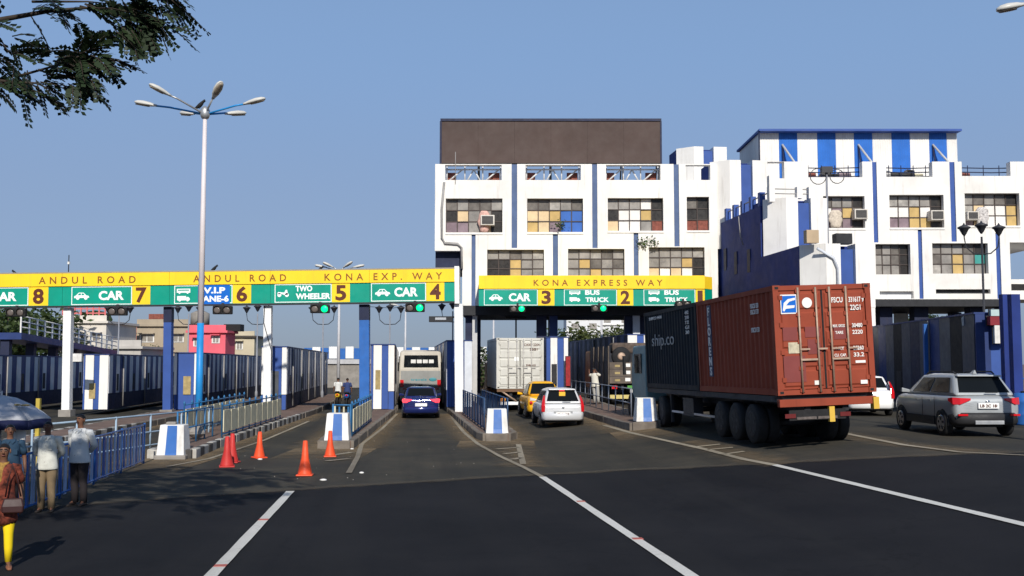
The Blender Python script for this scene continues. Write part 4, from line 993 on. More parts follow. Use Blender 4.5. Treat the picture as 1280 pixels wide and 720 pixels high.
MB().lathe([(1.0, z + .3), (1.0, z + 1.5), (.5, z + 1.75), (.4, z + 1.8)], (3, 3, 0), n=14).build('water_tank', concrete, t); MB().box(-2.2, -.2, 2, 4, z + .23, z + 1.4).build('stair_head', M('red brown stuff', (0, 0, 0)), t)
t, z = house('bright pink painted house behind the striped walls', 236.5, 282, 416, 445, 100, (.72, .13, .17), None, ((243, 250, 424, 432), (266, 274, 421, 428)), 3.5)
MB().box(1.0, 2.6, 2, 3.5, z + .23, z + .9).build('roof_tank', black, t)
house('small pale yellow house right of the pink house', 289, 318, 422, 445, 120, (.50, .44, .32), M('dark eave', (.07, .06, .05), .8), ((296, 303, 428, 436),))
house('low cream house nearest the left of the white gantry post', 308, 334, 434, 446, 125, (.52, .42, .30), None, ((322, 326, 438, 442),))
house('low reddish house far left behind beige house', 150, 178, 416, 436, 135, (.40, .16, .12))
t, z = house('white house with red roof railings at far left', 76, 133, 404, 440, 100, (.62, .58, .52), None, ((96, 106, 418, 426), (116, 126, 418, 426)))
red_roof = M('faded red lattice paint', (.62, .16, .16), .7, var=.2)
mb = MB()
for k in range(8): x = -2.1 + .58 * k; mb.box(x, x + .12, .0, .1, z + .75, z + 1.9)
for k in range(3): mb.box(-2.1, 2.1, .02, .08, z + .9 + .42 * k, z + 1.02 + .42 * k)
mb.build('roof_lattice', red_roof, t); MB().ball((.5, 1.5, z + .4), 1.7, 1.2, .9, 12, 6).build('roof_shrub', leafg, t)
house('low pale shed roofs over the striped wall at left', 120, 176, 436, 446, 90, (.45, .43, .40))
# high rise blocks at the back
def block(label, px0, px1, py0, Y, col, floors):
    x0, x1, zt_ = W(px0, py0, Y).x, W(px1, py0, Y).x, W(0, py0, Y).z
    wm = M('tower wall', col, .8, var=.06); t = thing('apartment_tower', label, 'apartment block', ((x0 + x1) / 2, Y, 0), 0, 'white high rise blocks far behind'); w = x1 - x0
    MB().box(-w / 2, w / 2, 0, 14, 0, zt_).build('wall', wm, t)
    for i in range(floors):
        z1 = zt_ - 1.2 - i * 3.2
        if z1 < 12: break
        MB().box(-w / 2 - .3, w / 2 + .3, -.5, -.01, z1 - 2.3, z1 - 2.0).build('floor_band', dirty_white, t)
        n = max(2, int(w / 4))
        for k in range(n):
            x = -w / 2 + w * (k + .5) / n; MB().box(x - .9, x + .9, -.04, .02, z1 - 1.7, z1 - .2).build('window', glass_g, t)
block('white high rise block seen under the lane two sign', 708, 752, 380, 250, (.62, .63, .64), 12); block('white high rise block with more floors, seen under the lane one sign', 748, 792, 374, 270, (.64, .63, .62), 12)
# striped parapet of a flyover across the background
t = thing('flyover', 'distant flyover parapet with blue and white blocks behind the coach', 'flyover', (W(483, 440, 112).x, 112, 0), 0)
x0, x1 = W(380, 440, 112).x - t.location.x, W(650, 440, 112).x - t.location.x; n = 26
pw = MB().box(-.42, .42, -.08, .08, 0, 1.25).mesh('parapet_block', white_paint); pb = MB().box(-.42, .42, -.06, .06, 0, 1.15).mesh('parapet_block', blue_paint)
zf = W(0, 449, 112).z
for i in range(n): inst(pw if i % 2 else pb, 'parapet_block', t, (x0 + (x1 - x0) * (i + .5) / n, 0, zf + random.uniform(0, .1)))
MB().box(x0, x1, .1, 6, 0, zf + .05).build('abutment', concrete, t); MB().box(x0, x1, -.12, .09, zf - .5, zf - .01).build('ledge', M('pale ledge', (.45, .45, .46), .7), t)
# footbridge ramp at the far left
t = thing('foot_ramp', 'raised walkway with pale railings behind the far left booths', 'walkway', (-30, 62, 0), ROAD)
for i in range(5):
    a, b = i * 4.2, (i + 1) * 4.2; za, zb_ = 4.35 - .16 * i, 4.35 - .16 * (i + 1)
    MB().rings([[(-1, a, za - .4), (1, a, za - .4), (1, a, za), (-1, a, za)], [(-1, b - .01, zb_ - .4), (1, b - .01, zb_ - .4), (1, b - .01, zb_), (-1, b - .01, zb_)]], smooth=False).build('deck', panel_blue, t)
    MB().box(-.25, .25, a + .2, a + .7, 0, za - .4).build('pier', navy, t)
    for k in range(3): MB().box(.9, .98, a + k * 1.4, a + k * 1.4 + .1, za - .06 * k, za + 1.0 - .06 * k).build('post', dirty_white, t)
    for k in (.35, .68, 1.0): MB().tube([(.94, a, za + k), (.94, b, zb_ + k)], .04, 6).build('rail', dirty_white, t)
# ------------------------------------------------------------------ trees
bark = M('bark', (.10, .075, .055), .9, var=.3, vs=4, bump=.5, bs=20)
leaf_a = leaf_mat('dark leaf', (.045, .075, .022)); leaf_b = leaf_mat('olive leaf', (.075, .095, .03)); leaf_c = leaf_mat('feathery leaf', (.017, .034, .015), .12)
def tree(label, px, py_top, Y, r, n, mat, group='trees beyond the toll plaza', name='tree', squash=.8):
    c = W(px, py_top, Y); t = thing(name, label, 'tree', (c.x, Y, 0), 0, group); H = c.z; cz = H - r * squash
    rnd = random.Random(int(px * 7 + Y))
    mb = MB(); mb.tube([(0, 0, 0), (.1, 0, cz * .5), (0, .1, cz)], [.28, .22, .12], 8)
    clumps = []
    for i in range(max(8, n // 110)):
        d = Vector((rnd.gauss(0, 1), rnd.gauss(0, 1), rnd.gauss(.15, .8))).normalized() * r * rnd.uniform(.35, .95)
        q = Vector((d.x, d.y, cz + d.z * squash)); clumps.append((q, r * rnd.uniform(.2, .38)))
        mb.tube([(0, 0, cz * .75), (d.x * .4, d.y * .4, cz + d.z * .15), q], [.10, .06, .02], 5)
    mb.build('trunk', bark, t)
    mb = MB()
    for i in range(n):
        q, s = rnd.choice(clumps)
        o = q + Vector((rnd.gauss(0, .5), rnd.gauss(0, .5), rnd.gauss(0, .42))) * s
        a = Vector((rnd.uniform(-1, 1), rnd.uniform(-1, 1), rnd.uniform(-.6, .6))).normalized(); b = a.cross(Vector((rnd.uniform(-1, 1), rnd.uniform(-1, 1), rnd.uniform(-1, 1)))).normalized()
        l = r * rnd.uniform(.045, .085)
        mb.face([o - a * l, o + b * l * .45, o + a * l, o - b * l * .45])
    mb.build('crown', mat, t)
tree('dark leafy tree left of the far high rise blocks', 700, 416, 110, 3.2, 2600, leaf_a)
tree('broad olive tree in front of the white high rise blocks', 735, 404, 105, 3.6, 3200, leaf_b); tree('olive tree right of the broad tree, by the dark booth wall', 768, 406, 100, 3.0, 2600, leaf_b)
tree('low green tree between the white gantry post and grey container', 602, 432, 95, 2.8, 2000, leaf_a)
tree('dense dark tree at the far left edge behind the walkway', 6, 372, 85, 4.4, 3200, leaf_a); tree('dark tree behind the walkway under the lane eight sign', 44, 376, 95, 4.2, 3000, leaf_a)
tree('low brownish tree in front of the beige house', 182, 428, 95, 2.2, 1600, leaf_b); tree('small shrubby tree before the white house with red lattice', 108, 424, 88, 1.8, 1400, leaf_b)
tree('dark tree far off under the right white building', 1141, 384, 120, 3.5, 1800, leaf_a); tree('low dark tree under the right white building near its column', 1185, 392, 125, 3.2, 1600, leaf_a)

# the tree whose boughs hang into the top left corner
tr = thing('feathery_tree', 'feathery leaved tree hanging its dark boughs in at top left', 'tree', (-12.2, 9.0, 0), 0)
O = Vector((-12.2, 9.0, 0)); rnd = random.Random(11)
trunk = MB(); trunk.tube([(0, 0, -.1), (.1, .1, 2), (.4, .4, 4.2), (.9, .8, 5.6)], [.34, .27, .22, .17], 10); trunk.build('trunk', bark, tr)
limb, lf = MB(), MB()
def leafspray(p, d, L, n, s, droop=.25):
    """a pinnate spray: a twig with paired leaflets"""
    d = d.normalized(); side = d.cross(Vector((0, 0, 1)))
    side = (side.normalized() if side.length > .05 else Vector((1, 0, 0))); up = side.cross(d)
    tw = rnd.uniform(-.9, .9); side = (side * math.cos(tw) + up * math.sin(tw))
    pts = []
    for i in range(n + 1):
        k = i / n; pts.append(p + d * L * k + Vector((0, 0, -droop * L * k * k)))
    limb.tube([pts[0], pts[n // 2], pts[-1]], [.008, .006, .003], 4)
    for i in range(1, n + 1):
        t_ = (pts[i] - pts[i - 1]).normalized()
        for sg_ in (-1, 1):
            a = (side * sg_ + t_ * .5 + Vector((0, 0, rnd.uniform(-.45, .2)))).normalized(); l = s * rnd.uniform(.85, 1.35) * (1 - .35 * abs(i / n - .45)); b = (t_ - a * t_.dot(a)).normalized() * l * .34
            o = pts[i] + a * .004
            lf.face([o, o + a * l * .5 + b, o + a * l, o + a * l * .5 - b])
def bough(pts, r0, sprays, s=.085, L=.42, spread=.25):
    P = [Vector(p) - O for p in pts]
    limb.tube(P, [r0 * (1 - .8 * i / (len(P) - 1)) for i in range(len(P))], 6)
    segs = [(a, b) for a, b in zip(P, P[1:])]
    for i in range(sprays):
        k = rnd.uniform(.12, 1) * len(segs); j = min(len(segs) - 1, int(k)); a, b = segs[j]; q = a.lerp(b, k - j)
        d = (b - a).normalized() + Vector((rnd.uniform(-1, 1), rnd.uniform(-1, 1), rnd.uniform(-.9, .5))) * .8
        off = Vector((rnd.gauss(0, 1), rnd.gauss(0, 1), rnd.gauss(-.1, .7))) * spread
        leafspray(q + off * .8, d, L * rnd.uniform(.7, 1.25), 8, s)
D = 12.0
w = lambda px, py, d=D: tuple(W(px, py, d))
src = tuple(O + Vector((.9, .8, 5.6)))
bough([src, w(-160, 20), w(-40, 32), w(60, 14), w(130, 8)], .06, 20, spread=.14, L=.36)
bough([w(110, 10), w(160, 14), w(190, 20), w(212, 30)], .02, 24, spread=.10, L=.34)
bough([w(100, 8), w(150, 20), w(160, 32), w(166, 42)], .016, 18, spread=.09, L=.3)
bough([w(90, -30), w(160, -12), w(200, -10), w(212, 0)], .02, 26, spread=.1, L=.36)
bough([w(40, 2), w(110, 2), w(150, 6)], .016, 12, spread=.11, L=.34)
bough([w(-140, 80), w(-40, 96), w(10, 102), w(46, 104), w(76, 118)], .03, 30, spread=.12, L=.34)
bough([w(20, 96), w(70, 82), w(100, 70), w(128, 74)], .016, 34, spread=.11, L=.32)
bough([w(60, 90), w(100, 60), w(118, 48)], .013, 18, spread=.09, L=.28)
bough([w(70, 92), w(98, 98), w(112, 106)], .012, 20, spread=.09, L=.28)
bough([w(-30, 30), w(0, 48), w(10, 64), w(30, 56)], .014, 9, spread=.09, L=.3)
bough([w(-30, 60), w(0, 78), w(20, 92)], .014, 10, spread=.1, L=.3)
# the rest of the crown, above and left of the frame: it shades the pavement
for i in range(34):
    e = Vector((rnd.uniform(-13.5, -4.6), rnd.uniform(6.5, 12.5), rnd.uniform(6.9, 8.6)))
    if i % 3 == 0: e = Vector((rnd.uniform(-13, -8.3), rnd.uniform(8, 13.2), rnd.uniform(4.6, 7.2)))
    m_ = Vector(src).lerp(e, .5) + Vector((0, 0, .5)); bough([src, m_, tuple(e)], .05, 20, s=.10, L=.5, spread=.45)
for px, py in ((140, 582), (165, 596), (190, 588), (215, 600), (235, 586), (255, 596), (275, 588), (295, 596), (312, 588), (330, 596), (340, 604), (240, 622), (270, 630), (300, 622), (325, 618), (160, 618), (190, 626), (110, 640), (60, 622), (30, 640), (90, 610)):
    g_ = G(px, py); k = 13.2 if py < 612 else 11.6
    e = g_ + Vector((.13, -1, .63)) * k + Vector((rnd.uniform(-.2, .2), rnd.uniform(-.3, .3), 0)); m_ = Vector(src).lerp(e, .5) + Vector((0, 0, .7))
    bough([src, m_, tuple(e - (e - m_).normalized() * .3), tuple(e)], .045, 26, s=.12, L=.45, spread=.34)
limb.build('branches', M('dark twig bark', (.045, .035, .028), .9, var=.3, vs=6), tr)
o = lf.build('foliage', leaf_c, tr)

# ------------------------------------------------------------------ vehicles
dark_rim = M('dusty dark wheel disc', (.035, .032, .03), .8, var=.3, vs=6)
def wheel(root, x, y, r, w, side, rim=True, dual=False, rmat=None):
    prof = [(r * .55, -w / 2), (r * .93, -w / 2), (r, -w / 2 + .03), (r, w / 2 - .03), (r * .93, w / 2), (r * .55, w / 2)]
    o = MB().lathe(prof, (0, 0, 0), 'x', 24).build('wheel', black, root, loc=(x, y, r))
    if rim:
        k = side * (w / 2)
        MB().lathe([(r * .66, -.02), (r * .66, .006), (r * .56, -.0), (r * .2, .012), (.02, .014)] if side > 0 else [(.02, -.014), (r * .2, -.012), (r * .56, 0), (r * .66, -.006), (r * .66, .02)], (k, 0, 0), 'x', 20).build('rim', rmat or rimm, o)
        mb = MB()
        for i in range(5):
            a = math.tau * i / 5; T = Matrix.Rotation(a, 4, 'X')
            mb.box(min(k, k + side * .012), max(k, k + side * .012), -r * .09, r * .09, r * .24, r * .5, T=T)
        mb.build('rim_gap', dark, o)
    return o
def quad_panel(mb, c, u0, u1, v0, v1, n, off, thick=.012):
    """a pane laid on the face c = (bottom a, bottom b, top b, top a), inset by the given fractions"""
    def q(u, v): return (c[0].lerp(c[1], u)).lerp(c[3].lerp(c[2], u), v)
    p = [q(u0, v0), q(u1, v0), q(u1, v1), q(u0, v1)]
    mb.rings([[a + n * (off - thick) for a in p], [a + n * off for a in p]], smooth=False)
def car(name, label, cat, loc, rz, col, L, Wd, H, clear, belt, gh, hood=.05, wheel_r=.31, rear_over=.75, front_over=.85, clad=None, tails='wide', boot=0, plate=True, group='cars at the toll lanes', spoiler=True, roof_rails=False, glass=cargls, lit=False, inset=.13, bev=.085):
    """gh = (rear base, rear roof, front roof, windscreen base) along the length"""
    t = thing(name, label, cat, loc, rz, group); hw = Wd / 2
    st = []
    y_b0, y_r, y_f, y_b1 = gh
    tail_z = belt
    def ring(y, zb, zt, w):
        h = zt - zb
        half = [(w * .72, zb), (w * .93, zb + h * .07), (w * .985, zb + h * .3), (w, zb + h * .55), (w * .985, zb + h * .8), (w * .93, zt - h * .05), (w * .82, zt)]
        return [(x, y, z) for x, z in half] + [(-x, y, z) for x, z in reversed(half)]
    bt = belt
    sec = [(0.0, clear + .16, bt - .16, hw * .86), (.04, clear + .06, bt - .05, hw * .94), (.22, clear, bt, hw * .985), (y_b0 + .5, clear, bt, hw), (L * .5, clear, bt, hw), (y_b1 - .1, clear, bt - hood * .3, hw * .99), (y_b1 + .45, clear, bt - hood, hw * .97), (L - .35, clear + .03, bt - hood * 2.2, hw * .92), (L - .06, clear + .12, bt - hood * 3.6, hw * .82), (L, clear + .2, bt - hood * 4.6, hw * .74)]
    MB().rings([ring(*q) for q in sec]).build('body', col, t, sub=1)
    # greenhouse
    bw, rw = hw * .90, hw * .90 - inset
    zt_ = H - .03
    lo = [Vector((-bw, y_b0, bt - .03)), Vector((bw, y_b0, bt - .03)), Vector((bw, y_b1, bt - .06)), Vector((-bw, y_b1, bt - .06))]
    hi = [Vector((-rw, y_r, zt_)), Vector((rw, y_r, zt_)), Vector((rw * .97, y_f, zt_ - .02)), Vector((-rw * .97, y_f, zt_ - .02))]
    mb = MB(); ym = (y_r + y_f) / 2
    crown = [Vector((-rw * .6, y_r + .2, H)), Vector((rw * .6, y_r + .2, H)), Vector((rw * .6, y_f - .25, H)), Vector((-rw * .6, y_f - .25, H))]
    mb.rings([lo, hi, crown], smooth=False); mb.build('cabin', col, t, bev, 3)
    def face(i, j): return (lo[i], lo[j], hi[j], hi[i])
    def nrm(c): n = (c[1] - c[0]).cross(c[3] - c[0]).normalized(); return n
    c = face(0, 1); n = nrm(c); mb = MB(); quad_panel(mb, c, .07, .93, .16, .90, n, .012); rg = mb.build('rear_window', glass, t, .02)
    c2 = face(2, 3); mb = MB(); quad_panel(mb, c2, .06, .94, .12, .92, nrm(c2), .012); mb.build('windscreen', glass, t)
    for i, j in ((1, 2), (3, 0)):
        c = face(i, j); n = nrm(c); k = (.10, .47, .51, .86) if i == 1 else (.14, .49, .53, .90)
        mb = MB(); quad_panel(mb, c, k[0], k[1], .16, .86, n, .024, .04); mb.build('side_window', glass, t); mb = MB(); quad_panel(mb, c, k[2], k[3], .16, .86, n, .024, .04); mb.build('side_window', glass, t)
    # wheels and arches
    for yy in (rear_over, L - front_over):
        for s in (-1, 1):
            pts = [(yy + (wheel_r + .055) * math.cos(a), max(clear - .02, wheel_r + (wheel_r + .055) * math.sin(a))) for a in [math.pi * q / 12 for q in range(-2, 15)]]
            x = s * hw * .99
            MB().prism(pts, min(x, x - s * .25), max(x, x - s * .25), 'x').build('wheel_arch', clad or dark, t)
            wheel(t, s * (hw - .085), yy, wheel_r, .2, s)
    # rear: bumper, plate, lamps, badge
    mb = MB(); h0, h1 = clear + .02, clear + .34
    bp = [(x, y, z) for x, y, z in ()]
    rs = []
    for z, k, yy in ((h0, .90, .02), (h0 + .06, .96, -.05), (h1 - .06, .97, -.06), (h1, .93, .0)):
        rs.append([(-hw * k, .55, z), (-hw * k, .16, z), (-hw * k * .82, yy + .01, z), (0, yy - .02, z), (hw * k * .82, yy + .01, z), (hw * k, .16, z), (hw * k, .55, z)])
    mb.rings(rs).build('rear_bumper', clad or col, t)
    if clad:
        MB().box(-hw * .42, hw * .42, -.10, -.03, h0 + .02, h0 + .12).build('skid_plate', steel, t, .01)
        for s in (-1, 1):
            MB().box(min(s * hw, s * (hw - .03)) + (.004 if s > 0 else -.012), max(s * hw, s * (hw - .03)) + (.012 if s > 0 else -.004), rear_over + .42, L - front_over - .42, clear - .02, clear + .2).build('side_cladding', clad, t)
            MB().box(min(s * hw * .9, s * hw * .62), max(s * hw * .9, s * hw * .62), -.075, -.02, h1 - .08, h1 - .03).build('rear_reflector', tail, t)
    zp_ = clear + (.52 if clad else .28 if boot == 0 else .42)
    if plate:
        MB().box(-.27, .27, -.06 if not boot else -.03, 0.02 if not boot else .03, zp_ - .07, zp_ + .07).build('number_plate', plate_w, t)
    tm = tail_hot if lit else tail
    if tails == 'wide':
        for s in (-1, 1):
            a, b = s * hw * .52, s * hw * .955; z = bt - .16
            mb = MB(); mb.rings([[(a, -.005, z + .02), (s * hw * .80, .0, z - .09), (b, .10, z - .09), (s * hw * .99, .30, z + .0)], [(a, -.0, z + .07), (s * hw * .80, .02, z + .08), (b, .12, z + .09), (s * hw * .99, .30, z + .07)]], closed=False, cap=False, smooth=False)
            mb.face([(a, -.005, z + .02), (a, -.0, z + .07), (a, .1, z + .07), (a, .1, z + .02)])
            o = mb.build('tail_lamp', tm, t); m_ = o.modifiers.new('thick', 'SOLIDIFY'); m_.thickness = .05; m_.offset = 1 if s < 0 else -1; m_.offset = 0
    elif tails == 'tall':
        for s in (-1, 1):
            mb = MB(); rs = []
            for z, x0_, x1_, y0_ in ((bt - .34, .84, .985, -.01), (bt - .12, .82, .99, -.005), (bt + .06, .82, .95, .05), (bt + .28, .80, .86, .22)):
                rs.append([(s * hw * x0_, y0_, z), (s * hw * x1_, y0_ + .07, z), (s * hw * x1_ * .99, y0_ + .2, z), (s * hw * x0_, y0_ + .2, z)])
            mb.rings(rs, smooth=False).build('tail_lamp', tm, t, .015)
    elif tails == 'round':
        for s in (-1, 1): MB().lathe([(.01, -.05), (.07, -.04), (.08, .05)], (s * hw * .80, .0, bt - .30), 'y', 12).build('tail_lamp', tm, t)
    if spoiler: MB().box(-rw * .95, rw * .95, y_r - .16, y_r + .1, H - .075, H - .03).build('spoiler', col, t, .02)
    if roof_rails:
        for s in (-1, 1): MB().tube([(s * rw * .82, y_r + .1, H - .01), (s * rw * .84, y_r + .25, H + .055), (s * rw * .84, y_f - .3, H + .05), (s * rw * .82, y_f - .1, H - .02)], .022, 6).build('roof_rail', plastic, t)
        MB().rings([[(-.05, y_r + .1, H), (.05, y_r + .1, H), (.05, y_r + .32, H), (-.05, y_r + .32, H)], [(-.01, y_r + .1, H + .1), (.01, y_r + .1, H + .1), (.01, y_r + .16, H + .1), (-.01, y_r + .16, H + .1)]], smooth=False).build('fin_aerial', col, t)
    MB().ball((0, -.012 if not boot else -.01, bt - .17), .055, .02, .04, 12, 6).build('badge', chrome, t)
    for s in (-1, 1):
        MB().rings([[(s * (hw - .08), y_b1 - .42, bt - .01), (s * (hw + .16), y_b1 - .44, bt + .0), (s * (hw + .17), y_b1 - .36, bt + .0), (s * (hw - .08), y_b1 - .34, bt - .01)], [(s * (hw - .08), y_b1 - .42, bt + .07), (s * (hw + .15), y_b1 - .44, bt + .13), (s * (hw + .16), y_b1 - .36, bt + .12), (s * (hw - .08), y_b1 - .34, bt + .07)]], smooth=False).build('wing_mirror', col, t, .02)
        for yy in (rear_over + .62, rear_over + 1.45): MB().box(min(s * hw * 1.0, s * hw * 1.012), max(s * hw * 1.0, s * hw * 1.012), yy, yy + .17, bt - .2, bt - .165).build('door_handle', col, t)
        for yy in (rear_over + .40, rear_over + 1.18): MB().box(min(s * hw * .995, s * hw * 1.003), max(s * hw * .995, s * hw * 1.003), yy, yy + .012, clear + .2, bt - .1).build('door_seam', dark, t)
    MB().box(-.02, .3, y_b0 - .04, y_b0 - .02, bt + .05, bt + .07).build('wiper', black, t)
    MB().box(-hw * .7, hw * .7, .5, L - .4, clear - .06, clear + .1).build('underside', dark, t)
    return t
silver = M('silver grey car paint', (.36, .38, .39), .38, .25, var=.03, coat=.5)
silver_w = M('bright silver car paint', (.62, .63, .64), .35, .15, var=.03, coat=.5)
navy_car = M('dark blue car paint', (.012, .022, .12), .18, .3, var=.06, coat=1)
taxi_y = M('taxi yellow paint', (.80, .40, .01), .35, var=.08, vs=3, coat=.4, streak=.2, grime=(.35, .2, .04))
white_car = M('white car paint', (.80, .80, .79), .3, var=.03, coat=.6)
hd = .03
suv = car('parked_suv', 'silver grey car with roof rails and red wraparound lamps at right', 'car', G(1236, 547), hd, silver, 4.27, 1.80, 1.64, .30, 1.10, (.10, .56, 2.55, 3.35), wheel_r=.335, clad=plastic, roof_rails=True, tails='wide', inset=.19)
text('LB 2C 18·', .46, .075, (0, -.068, .82), dark_ink, suv)
hat = car('hatchback', 'bright silver hatchback with tall red lamps behind the yellow taxi', 'car', G(704, 534.5), ROAD - .01, silver_w, 3.69, 1.66, 1.48, .24, .93, (.06, .44, 2.25, 2.95), wheel_r=.275, rear_over=.62, front_over=.72, tails='tall', roof_rails=False, inset=.2)
text('WB02 5318', .44, .07, (0, -.068, .52), dark_ink, hat)
MB().box(-.12, .12, .245, .252, 1.18, 1.34).build('window_sticker', M('yellow sticker', (.75, .45, .04), .5), hat).rotation_euler.x = 0
MB().box(-.36, .36, -.052, -.045, .42, .62).build('plate_recess', steel, hat)
MB().box(-.10, .10, .34, .36, 1.37, 1.40).build('high_brake_lamp', tail_hot, hat)
tax = car('taxi', 'yellow taxi in front of the silver hatchback', 'taxi', W(678, 520, 46.5) * 1 if False else Vector((1.50, 46.5, gz(1.50, 46.5))), ROAD, taxi_y, 4.3, 1.66, 1.60, .25, .98, (.72, 1.1, 2.5, 3.0), hood=.03, wheel_r=.31, rear_over=.85, front_over=.85, tails='round', spoiler=False, inset=.2, boot=1, bev=.2)
sed = car('sedan', 'dark blue sedan with glowing red lamps behind the white coach', 'car', Vector(((527 - 640) / F * 48.3, 48.3, 0)), ROAD, navy_car, 4.3, 1.70, 1.44, .22, .98, (.42, .95, 2.3, 3.05), wheel_r=.3, tails='wide', spoiler=False, boot=1, lit=True)
wht = car('saloon_car', 'white car half hidden by the red container truck', 'car', G(1090, 520.5), -.12, white_car, 4.2, 1.68, 1.46, .24, .98, (.30, .85, 2.3, 3.0), wheel_r=.29, tails='tall', spoiler=False)

# ---- containers and lorries
cont_red = M('red oxide container paint', (.27, .056, .030), .65, var=.12, vs=1.2, streak=.35, grime=(.11, .03, .02), patch=.25, spec=.15)
cont_red_s = cont_red
cont_patch = M('repainted red patch', (.20, .045, .04), .5, var=.12)
cont_navy = M('dark blue grey container paint', (.013, .019, .027), .65, var=.2, vs=1, streak=.3, grime=(.03, .025, .02), spec=.15)
cont_grey = M('pale grey container paint', (.55, .54, .49), .6, var=.1, vs=1.2, streak=.45, grime=(.28, .22, .16), patch=.25)
rodm = M('locking rod steel', (.42, .30, .22), .55, .3, var=.25, vs=5)
CW, CH = 2.44, 2.60
def container(label, loc, rz, L, mat, H=CH, rod=None, group='shipping containers on lorries'):
    t = thing('shipping_container', label, 'container', loc, rz, group); hw = CW / 2
    mb = MB()
    for x in (-hw, hw - .14):
        for y in (0, L - .14): mb.box(x, x + .14, y, y + .14, .12, H - .12)
        for z in (0, H - .12): mb.box(x, x + .12, .15, L - .15, z, z + .12) if z else mb.box(x, x + .1, .15, L - .15, .0, .15)
    for y in (.02, L - .14):
        for z in (0.0, H - .12): mb.box(-hw + .18, hw - .18, y, y + .12, z, z + .115)
    mb.build('frame', mat, t)
    cc = MB()
    for x in (-hw - .004, hw - .174):
        for y in (-.004, L - .174):
            for z in (-.003, H - .117): cc.box(x, x + .178, y, y + .178, z, z + .12)
    cc.build('corner_casting', mat, t)
    ch = MB()
    for x in (-hw + .05, hw - .15):
        for z in (.03, H - .09): ch.box(x, x + .09, -.007, -.0035, z, z + .06)
    ch.build('casting_hole', black, t)
    n = int((L - .3) / .29); st = (L - .3) / n
    for s in (-1, 1):
        pts = []
        for i in range(n):
            y = .15 + i * st
            for f_, d in ((0, .0), (.25, .0), (.5, .038), (.75, .038)): pts.append((s * (hw - .02 - d), y + f_ * st))
        pts.append((s * (hw - .02), L - .15))
        MB().rings([[(x, y, .14) for x, y in pts], [(x, y, H - .11) for x, y in pts]], cap=False, closed=False, smooth=False).build('side_panel', mat, t)
    MB().box(-hw + .02, hw - .02, .05, L - .05, H - .05, H - .015).build('roof_panel', mat, t)
    MB().box(-hw + .03, hw - .03, L - .12, L - .08, .12, H - .12).build('front_panel', mat, t)
    MB().box(-hw + .03, hw - .03, .3, L - .3, .08, .14).build('floor', dark, t)
    for s in (-1, 1):                                # doors with pressed horizontal panels
        x0, x1 = (-hw + .145, -.012) if s < 0 else (.012, hw - .145)
        d = MB().box(x0, x1, .05, .09, .13, H - .135).build('door', mat, t)
        zz = [.15 + (H - .3) * k / 5 for k in range(6)]
        for a, b in zip(zz, zz[1:]):
            MB().rings([[(x0 + .04, .05, a + .03), (x1 - .04, .05, a + .03), (x1 - .04, .05, b - .03), (x0 + .04, .05, b - .03)], [(x0 + .07, .02, a + .07), (x1 - .07, .02, a + .07), (x1 - .07, .02, b - .07), (x0 + .07, .02, b - .07)]], smooth=False).build('door_panel', mat, d)
        for k in ((.437, .85) if s < 0 else (.15, .54)):
            x = x0 + (x1 - x0) * k
            r_ = MB().tube([(x, -.02, .05), (x, -.02, H - .06)], .026, 8).build('locking_rod', rod or rodm, t)
            g = MB()
            for z in (.10, .62, 1.25, 1.9, H - .14): g.box(x - .06, x + .06, -.012, .05, z - .045, z + .045)
            g.build('rod_keeper', mat, r_)
            z = .80
            MB().box(x - .02, x + .22, -.052, -.03, z + .25, z + .29).build('rod_handle', rod or rodm, r_)
            if k in (.437, .15): MB().box(x - .02, x + .40, -.055, -.03, z, z + .045).build('rod_handle', rod or rodm, r_)
        for z in (.3, .95, 1.6, 2.25): MB().box(s * (hw - .17) - .06, s * (hw - .17) + .06, .0, .05, z, z + .11).build('hinge', mat, t)
    MB().box(-.02, .02, .03, .06, .14, H - .14).build('door_gasket', black, t)
    return t
TH = .1265; tx, ty = 7.53, 25.0
zbed = 1.28 + .52
tu = Vector((-math.sin(TH), math.cos(TH), 0))
lz = gz(tx + .3, ty + 1)
tilt = (-.006, -.036, TH)                           # the lorry leans with the cambered road
from mathutils import Euler
TM = Matrix.Translation((tx, ty, lz)) @ Euler(tilt).to_matrix().to_4x4()
red = container('red rust coloured container with white markings on its doors', TM @ Vector((0, 0, zbed - lz)), TH, 6.06, cont_red); red.rotation_euler = tilt
nv = container('dark blue grey container loaded ahead of the red one', TM @ Vector((0, 6.14, zbed - lz)), TH, 6.06, cont_navy); nv.rotation_euler = tilt
def decal(x0, x1, z0, z1, m_, par, nm='patch', y=-.0): return MB().box(x0, x1, y + .008, y + .018, z0, z1).build(nm, m_, par)
ctw = M('white container lettering', (.78, .76, .72), .55, var=.08)
decal(-1.04, -.64, 1.92, 2.38, ctw, red, 'logo_plate'); decal(-1.02, -.66, 1.95, 2.35, sign_blue, red, 'logo', -.006)
mb = MB()
mb.prism([(-.84 + (x + .78) * .82, z) for x, z in ((-.97, 2.0), (-.93, 2.18), (-.80, 2.27), (-.58, 2.30), (-.58, 2.25), (-.76, 2.21), (-.86, 2.12), (-.60, 2.12), (-.62, 2.06), (-.88, 2.04), (-.92, 1.98))], -.004, .004, 'y'); mb.build('logo_mark', ctw, red)
MB().lathe([(.13, .0), (.12, -.006)], (-.38, .012, 2.17), 'y', 20).build('white_disc', ctw, red)
text('FSCU', .28, .13, (.37, .008, 2.22), ctw, red, bold=.02); text('331617 9', .38, .13, (.85, .008, 2.22), ctw, red, bold=.02); text('22G1', .26, .13, (.82, .008, 2.03), ctw, red, bold=.02)
